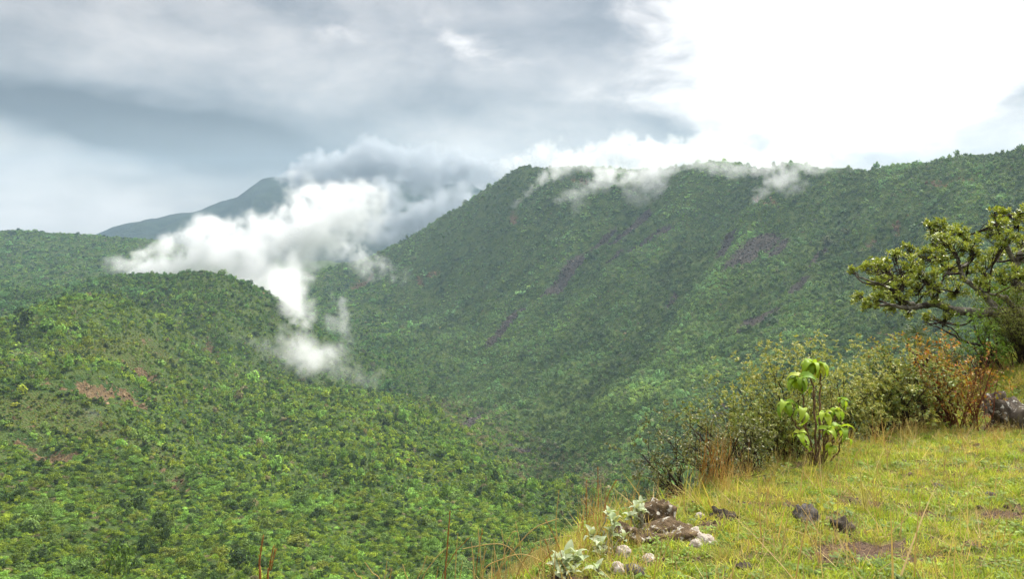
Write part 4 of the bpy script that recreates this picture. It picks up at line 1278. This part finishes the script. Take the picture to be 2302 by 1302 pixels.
BIG = leaf_material('big_soft_leaves', [(0.27, 0.43, 0.04), (0.37, 0.49, 0.06), (0.16, 0.30, 0.03), (0.31, 0.45, 0.045), (0.42, 0.45, 0.06)], 'object', 0.42, 0.5, 0.25, 0.10)
BSTEM = bark_material('brown_stem', (0.13, 0.075, 0.045), (0.25, 0.16, 0.09), 40)
big_m = [blade_leaf('leaf', 0.135, 0.076, d_, 0.30, 0.10, i) for i, d_ in enumerate((0.9, 1.3, 1.7, 1.1))]
for m_ in big_m: m_.materials.append(BIG)
rb = np.random.default_rng(41)
PD = 6.2
pb = Vector(at_ground(1838, PD))
plant = bpy.data.objects.new('big_leaved_plant', None); COL.objects.link(plant); plant.location = pb
def rel(px, py, dd=0.0): return np.array(PX(px, py, PD + dd)) - np.array(pb)
STEMS = [  # polyline, head leaves, head scale
    ([(0, 0), (1820, 1000), (1811, 940), (1805, 890), (1797, 846)], 17, 0.95, -.1),
    ([(0, 0), (1834, 985), (1831, 920), (1826, 870), (1818, 815)], 15, 0.95, .05),
    ([(0, 0), (1842, 985), (1844, 910), (1845, 860), (1842, 820)], 17, 0.95, .1),
    ([(0, 0), (1815, 1005), (1790, 960), (1768, 906)], 8, 0.85, -.2),
    ([(0, 0), (1822, 995), (1808, 955), (1800, 918)], 4, 0.7, -.25),
    ([(0, 0), (1862, 985), (1880, 930), (1890, 895)], 5, 0.62, .15),
    ([(0, 0), (1858, 990), (1866, 950), (1882, 924)], 7, 0.72, -.1),
    ([(0, 0), (1850, 985), (1850, 950), (1855, 926)], 6, 0.72, -.2),
    ([(0, 0), (1868, 1005), (1878, 980), (1888, 962)], 7, 0.72, -.2),
    ([(0, 0), (1850, 1000), (1856, 980), (1862, 964)], 6, 0.7, -.3),
    ([(0, 0), (1810, 1010), (1800, 990), (1798, 972)], 6, 0.72, -.35),
    ([(0, 0), (1850, 1025), (1862, 1010), (1870, 1000)], 4, 0.5, -.3),
    ([(0, 0), (1828, 1025), (1820, 1012), (1818, 1002)], 3, 0.45, -.35),
    ([(0, 0), (1880, 1025), (1888, 1000), (1898, 985)], 4, 0.5, -.1),
    ([(1831, 920), (1831, 890), (1832, 872)], 3, 0.5, .05)]
for pts, nh, hs, dd in STEMS:
    P3 = []
    for i, (a, b) in enumerate(pts):
        P3.append(np.array([rb.normal(0, .02), rb.normal(0, .02), -0.04]) if a == 0 else rel(a, b, dd * i / (len(pts) - 1)))
    st = limb(P3, 0.011 if hs > .8 else 0.007, 0.005)
    v, q = tube([st], 6); sto = link_mesh('stem', np_mesh('stem', v, quads=q, smooth=True), BSTEM, plant)
    e = st[0][-1]
    a0 = rb.uniform(0, 6.28)
    for k in range(nh):
        a = a0 + k * 2.4 + rb.normal(0, .2)
        lift = 0.55 - 0.75 * (k / max(1, nh - 1)) + rb.normal(0, .1)
        pos = Vector(e) - Vector((0, 0, 0.045 * hs * k / nh))
        leaf_obj(big_m[rb.integers(4)], sto, pos, (math.cos(a), math.sin(a), lift), rb.normal(0, .25), hs * rb.uniform(0.5, 1.12) * (1.0 if hs > .9 else 1.1))
tag(plant, 'tall plant with drooping bright lime green leaves on brown stems', 'plant')

# ------------------------------------------------------------------ silvery plants among the rocks
SIL = leaf_material('silver_leaves', [(0.38, 0.45, 0.28), (0.48, 0.54, 0.37), (0.30, 0.39, 0.20)], 'object', 0.25, 0.6, 0.2, 0.05)
sil_m = [blade_leaf('leaf', 0.068, 0.036, d_, 0.35, 0.0, 9 + i) for i, d_ in enumerate((0.2, 0.5, 0.8))]
for m_ in sil_m: m_.materials.append(SIL)
SSTEM = bark_material('silver_stem', (0.28, 0.28, 0.18), (0.42, 0.42, 0.30), 60)
def silver_plant(label, px0, py0, heads, seed):
    d = ghit(px0, py0).y
    rs = np.random.default_rng(seed)
    b0 = Vector(at_ground(px0, d)); root = bpy.data.objects.new('silver_leaved_plant', None); COL.objects.link(root); root.location = b0
    for px_, py_, dd, nl_, sc in heads:
        e = np.array(PX(px_, py_, d + dd)) - np.array(b0)
        st = limb([np.array([rs.normal(0, .015), rs.normal(0, .015), -0.03]), e * 0.5 + rs.normal(0, .012, 3), e], 0.005, 0.003)
        v, q = tube([st], 5); sto = link_mesh('stem', np_mesh('stem', v, quads=q, smooth=True), SSTEM, root)
        a0 = rs.uniform(0, 6.28)
        for k in range(nl_):
            a = a0 + k * 2.4
            lift = 1.7 - 1.45 * k / nl_ + rs.normal(0, .12)
            leaf_obj(sil_m[rs.integers(3)], sto, Vector(e) - Vector((0, 0, 0.022 * sc * k / nl_ * 2)), (math.cos(a), math.sin(a), lift), rs.normal(0, .3), sc * rs.uniform(.8, 1.15))
    tag(root, label, 'plant')
silver_plant('largest silvery leaved plant at the grassy brink', 1272, 1300, [(1258, 1262, 0, 11, 1.0), (1276, 1248, .05, 8, 1.0), (1298, 1252, .02, 8, .9), (1288, 1282, -.05, 6, .6), (1262, 1290, -.05, 5, .6)], 1)
silver_plant('small silvery plant with three upright leaves beside a pale round stone', 1343, 1296, [(1342, 1277, 0, 4, .9)], 2)
silver_plant('straggling silvery leaved plant in front of the lichen rocks', 1365, 1250, [(1330, 1200, .05, 5, .95), (1347, 1225, 0, 8, .85), (1380, 1170, .1, 7, .85), (1372, 1195, .08, 7, .75), (1402, 1205, .1, 5, .75), (1352, 1240, -.05, 5, .7), (1368, 1152, .1, 4, .6)], 3)
silver_plant('upright silvery shoots against the lichen boulder', 1432, 1200, [(1433, 1142, 0, 8, .75), (1440, 1130, .04, 6, .6), (1415, 1160, 0, 5, .6), (1430, 1165, 0, 5, .6), (1446, 1150, 0, 5, .5)], 4)

# ------------------------------------------------------------------ stones
from mathutils import noise as mnoise
def stone_mat(name, c0, c1, spots=None, spot_amt=0.5, scale=8.0, moss=0.0):
    m, N = new_mat(name)
    co = N.n('ShaderNodeTexCoord').outputs['Object']
    a = N.noise(co, scale, 6, 0.65); b = N.noise(co, scale * 5, 4, 0.65); c_ = N.noise(N.v('ADD', co, (3.1, 1.7, 0.4)), scale * 2.2, 5, 0.6)
    col = N.mix(N.ss(a, 0.32, 0.68), c0, c1)
    col = N.mix(N.ss(b, 0.5, 0.75, 0, 0.45), col, tuple(x * 0.45 for x in c0))
    if spots: col = N.mix(N.ss(c_, 0.62 - 0.22 * spot_amt, 0.68 - 0.18 * spot_amt), col, spots)
    if moss: col = N.mix(N.ss(N.noise(co, scale * 1.3, 4, 0.6), 0.55, 0.7, 0, moss), col, (0.10, 0.085, 0.03))
    finish(N, principled(N, col, 0.92, 0.15, bump(N, N.m('ADD', a, b), 0.9, 0.02)))
    return m
LICH = stone_mat('lichen_rock', (0.060, 0.043, 0.026), (0.17, 0.12, 0.07), (0.42, 0.40, 0.34), 0.30, 12, 0.8)
LICHD = stone_mat('dark_lichen_rock', (0.045, 0.038, 0.030), (0.12, 0.10, 0.08), (0.42, 0.41, 0.37), 0.28, 9, 0.5)
PALE = stone_mat('pale_stone', (0.33, 0.28, 0.23), (0.52, 0.47, 0.40), (0.62, 0.58, 0.52), 0.3, 12)
DARK = stone_mat('basalt', (0.055, 0.050, 0.046), (0.13, 0.118, 0.108), (0.22, 0.21, 0.20), 0.1, 10)
MOSSY = stone_mat('mossy_basalt', (0.035, 0.030, 0.024), (0.09, 0.075, 0.055), (0.16, 0.13, 0.09), 0.2, 12, 0.6)
def stone(label, px, py, d, wpx, hpx, seed, mat, depth=0.9, rough=0.35, sink=0.3, group=None, sub=4, facet=0.0, lift=0.04):
    """a stone whose middle shows at the pixel and whose foot is in the ground"""
    d = ghit(px, py + hpx * 0.3).y
    w = wpx / F * d; h = hpx / F * d
    bm = bmesh.new(); bmesh.ops.create_icosphere(bm, subdivisions=sub, radius=1.0)
    o3 = Vector((seed * 3.17, seed * 1.3, seed * 0.71))
    for v_ in bm.verts:
        p = v_.co.copy()
        k = 1 + rough * mnoise.fractal(p * 1.1 + o3, 1.0, 2.0, 3) + rough * 0.35 * mnoise.fractal(p * 4 + o3, 0.8, 2.0, 3)
        cell = mnoise.voronoi(p * 1.6 + o3)[0]
        k *= 1 + facet * (cell[1] - cell[0] - 0.3)
        v_.co = Vector((p.x * k * w / 2, p.y * k * w / 2 * depth, (p.z * k) * h * 0.6))
    me = bpy.data.meshes.new('stone'); bm.to_mesh(me); bm.free()
    for pl in me.polygons: pl.use_smooth = True
    x = (px - CX) / F * d
    o = link_mesh('stone', me, mat)
    o.location = (x, d, float(G(x, d)) + h * lift)
    o.rotation_euler = (0, 0, seed * 1.7)
    tag(o, label, 'rock' if wpx > 50 else 'stone', group)
    return o
stone('lichen covered boulder topping the rock outcrop', 1480, 1163, 5.10, 84, 60, 1, LICH, 0.9, .5, facet=.35, lift=.28)
stone('long mossy rock forming the foot of the outcrop', 1490, 1196, 4.95, 150, 46, 2, LICH, 0.55, .5, facet=.3)
stone('low lichen rock on the left of the outcrop', 1412, 1196, 4.85, 86, 40, 3, LICH, 0.6, .5, facet=.3)
stone('pale stone at the right end of the outcrop', 1562, 1203, 4.9, 44, 34, 4, PALE, 0.9, .35)
stone('pale pointed stone beside the outcrop', 1590, 1212, 4.85, 46, 24, 5, PALE, 0.8, .4)
stone('pale stone half sunk below the outcrop', 1566, 1222, 4.75, 30, 26, 6, PALE, 0.9, .3)
stone('dark lichen rock poking out behind the outcrop', 1628, 1158, 5.7, 64, 34, 7, MOSSY, 0.8, .5, facet=.3)
stone('small whitish stone beside the dark lichen rock', 1574, 1160, 5.65, 24, 18, 8, PALE, 0.9, .3)
stone('pale rounded stone near the silvery plants', 1402, 1240, 4.15, 36, 30, 9, PALE, 0.95, .3)
stone('pale stone with brown stains in the turf', 1458, 1256, 4.05, 34, 24, 10, PALE, 0.9, .35)
stone('pale round stone beside the small silvery plant', 1389, 1277, 3.85, 32, 36, 11, PALE, 0.95, .25)
stone('dark flat rock next to the pale round stone', 1428, 1284, 3.82, 56, 26, 12, DARK, 0.8, .4)
stone('small pale stone under the largest silvery plant', 1261, 1292, 3.6, 20, 22, 13, PALE, 0.9, .3)
stone('large grey basalt rock in the turf', 1816, 1158, 5.05, 74, 46, 14, DARK, 0.7, .3, facet=.45)
stone('brown mossy rock in the turf', 1895, 1182, 4.85, 52, 48, 15, MOSSY, 0.9, .4, facet=.4)
stone('flat grey stone half buried in the turf', 2108, 1093, 5.9, 30, 12, 16, DARK, 0.8, .3)
stone('flat grey pebble half buried near the right bank', 2225, 1112, 5.7, 28, 12, 17, DARK, 0.8, .3)
stone('flat brown stone in the bare soil', 1676, 1274, 3.9, 46, 16, 18, MOSSY, 0.8, .4)
stone('large lichen spotted boulder on the right bank', 2285, 935, 7.75, 120, 85, 19, LICHD, 0.8, .5, facet=.35)
stone('dark lichen rock behind the boulder on the bank', 2235, 905, 8.1, 66, 50, 20, LICHD, 0.8, .5, facet=.35)

# ------------------------------------------------------------------ single stalks at the brink, dark against the valley
def stalk(label, pts, d, r=0.0022, head=True, mat=None):
    x0 = (pts[0][0] - CX) / F * d
    root = np.array([x0, d, float(G(x0, d)) - 0.02])
    p3 = [root] + [np.array(PX(a, b, d)) for a, b in pts]
    st = smooth_poly(p3, 5); rad = np.linspace(r, r * 0.5, len(st)) * 1.6
    V, Q = tube([(st - root, rad)], 4)
    o = link_mesh('grass_stalk', np_mesh('grass_stalk', V, quads=Q, smooth=True), mat or RUST)
    o.location = root
    if head:
        rs = np.random.default_rng(int(pts[-1][0]))
        k = len(st)
        C_, D_ = [], []
        for q in range(24):
            i = int(rs.uniform(0.66, 0.99) * k); i = min(i, k - 2)
            dv = st[i + 1] - st[i]; dv /= np.linalg.norm(dv) + 1e-9
            C_.append(st[i] - root); D_.append(dv + rs.normal(0, .18, 3))
        lv, lt = leaf_faces(rs, C_, D_, 0.022, 0.0028, 0, .1)
        h_ = link_mesh('seed_head', np_mesh('seed_head', lv, tris=lt), mat or RUST, o)
    tag(o, label, 'grass')
    return o
SG = 'single bent grass stalks over the valley'
stalk('tall straight rust coloured grass stalk standing alone over the thicket', [(1000, 1320), (1004, 1250), (1012, 1150)], 3.3, 0.0032)
stalk('short rust coloured grass stalk over the bushes, leaning slightly right', [(585, 1320), (583, 1270), (592, 1208)], 2.9, 0.0034)
stalk('pair of close rusty seed stalks, the upright one', [(602, 1320), (606, 1280), (614, 1232)], 2.9, 0.0026)
stalk('pair of close rusty seed stalks, the leaning one', [(600, 1325), (610, 1280), (618, 1240)], 2.95, 0.0026)
stalk('long grass stalk arching right and drooping at its tip', [(1100, 1320), (1150, 1245), (1200, 1190), (1255, 1167)], 3.5, 0.0020, False, STRAW)
stalk('low grass stalk bent in a wide bow to the right', [(1085, 1290), (1130, 1258), (1180, 1248), (1240, 1275)], 3.45, 0.0020, False, STRAW)
stalk('thin upright grass stalk beside the silvery plant', [(1255, 1300), (1252, 1220), (1250, 1170), (1257, 1103)], 3.7, 0.0020, True, STRAW)
stalk('thin upright rust stalk rising behind the outcrop', [(1348, 1200), (1345, 1120), (1344, 1050)], 4.5, 0.0026)
stalk('forked rust stalk left of the outcrop', [(1320, 1190), (1318, 1140), (1318, 1080)], 4.5, 0.0022)
stalk('rust stalk leaning right above the outcrop', [(1352, 1190), (1365, 1120), (1385, 1082)], 4.5, 0.0022)
stalk('pale stalk leaning left over the silvery plants', [(1210, 1320), (1175, 1270), (1130, 1225), (1040, 1235)], 3.5, 0.0018, False, STRAW)
stalk('curved stalk ending in a hook over the thicket', [(1120, 1310), (1135, 1240), (1150, 1200), (1165, 1196)], 3.5, 0.0017, False, STRAW)
stalk('long bare straw stalk lying across the turf by the outcrop', [(1570, 1195), (1610, 1175), (1665, 1150)], 4.9, 0.0022, False, STRAW)
stalk('tall curved straw stalk in the turf before the big leaved plant', [(1915, 1075), (1918, 1040), (1930, 1015), (1948, 1000)], 6.0, 0.003, False, STRAW)
for i, (px_, py_) in enumerate([(870,1262),(880,1280),(960,1250),(905,1270),(1060,1220),(1075,1190),(1090,1225),(1110,1230),(1195,1235),(1215,1220),(793,1280),(1040,1262),(1150,1230),(820,1265),(985,1275),(1170,1255)]):
    dx = rr.normal(0, 14)
    stalk('fine straw grass stalk poking up from below the brink', [(px_ - dx * 1.5, 1330), (px_ - dx * 0.6, (py_ + 1310) / 2), (px_, py_)], 3.2 + 0.0006 * (px_ - 800), 0.0017, False, STRAW)['group'] = SG
for i in range(16):
    px_ = rr.uniform(1010, 1320); py_ = rr.uniform(1150, 1260); dx = rr.normal(0, 26)
    stalk('fine straw grass stalk poking up from below the brink', [(px_ - dx * 1.2, 1325), (px_ - dx * 0.7, (py_ * 1.1 + 1310 * 0.9) / 2), (px_, py_)], 3.3 + 0.0012 * (px_ - 1000), 0.0016, i % 3 == 0, STRAW if i % 3 else RUST)
    lk = 'rusty grass stalk with a seed head' if i % 3 == 0 else 'thin straw stalk'
    ln = 'leaning right' if dx > 8 else 'leaning left' if dx < -8 else 'standing upright'
    o = COL.objects[-1] if COL.objects[-1].parent is None else COL.objects[-1].parent
    o['label'] = '%s %s over the valley by the silvery plants' % (lk, ln); o['group'] = lk + ' ' + ln
for i in range(22):
    px_ = rr.uniform(1040, 1330); d = 3.35 + (px_ - 1040) / 290 * 0.75
    put_clump(tall_m, px_, 0, d + rr.uniform(-.1, .25), rr.uniform(0.35, 0.6), 'dry_grass_clump', 'clump of tall straw coloured grass growing along the brink of the rim', 'dry grass along the brink')

# small stones and crumbs of soil on the bare patches
peb = [rock_proto('pebble', 40 + i, BOULD) for i in range(5)]
x, y, d = rim_points(60000, 0.1, 10.0, 91)
rr2 = np.random.default_rng(92)
kk = (bareness(x, y) + rr2.normal(0, 0.12, len(x))) > 0.12
kk &= rr2.uniform(0, 1, len(x)) < 0.55
x, y = x[kk], y[kk]; m_ = len(x)
scatter('soil_crumbs', np.c_[x, y, G(x, y)], np.exp(rr2.normal(-5.0, 0.55, m_)), rr2.uniform(0, 6.28, (m_, 3)),
        np.array([0.10, 0.075, 0.055]) * np.exp(rr2.normal(0, 0.5, m_))[:, None], rr2.integers(0, 5, m_), peb, 'small dark stones and crumbs on the bare soil')
x, y, d = rim_points(9000, 0.1, 10.0, 93)
kk = bareness(x, y) > 0.10
x, y = x[kk], y[kk]; m_ = len(x)
scatter('straw_litter', np.c_[x, y, G(x, y)], np.exp(rr2.normal(-0.4, 0.25, m_)), np.c_[rr2.normal(0, .15, m_), rr2.normal(0, .15, m_), rr2.uniform(0, 6.28, m_)],
        np.array([0.30, 0.21, 0.11]) * np.exp(rr2.normal(0, 0.35, m_))[:, None], rr2.integers(0, 5, m_), straw_p, 'withered straw lying on the bare soil')
for i in range(9):
    put_clump(tall_m, rr.uniform(2215, 2300), 0, rr.uniform(7.0, 7.5), rr.uniform(0.4, 0.65), 'bank_grass_clump', 'clump of long golden grass on the bank beside the lichen boulder', 'golden grass on the bank')
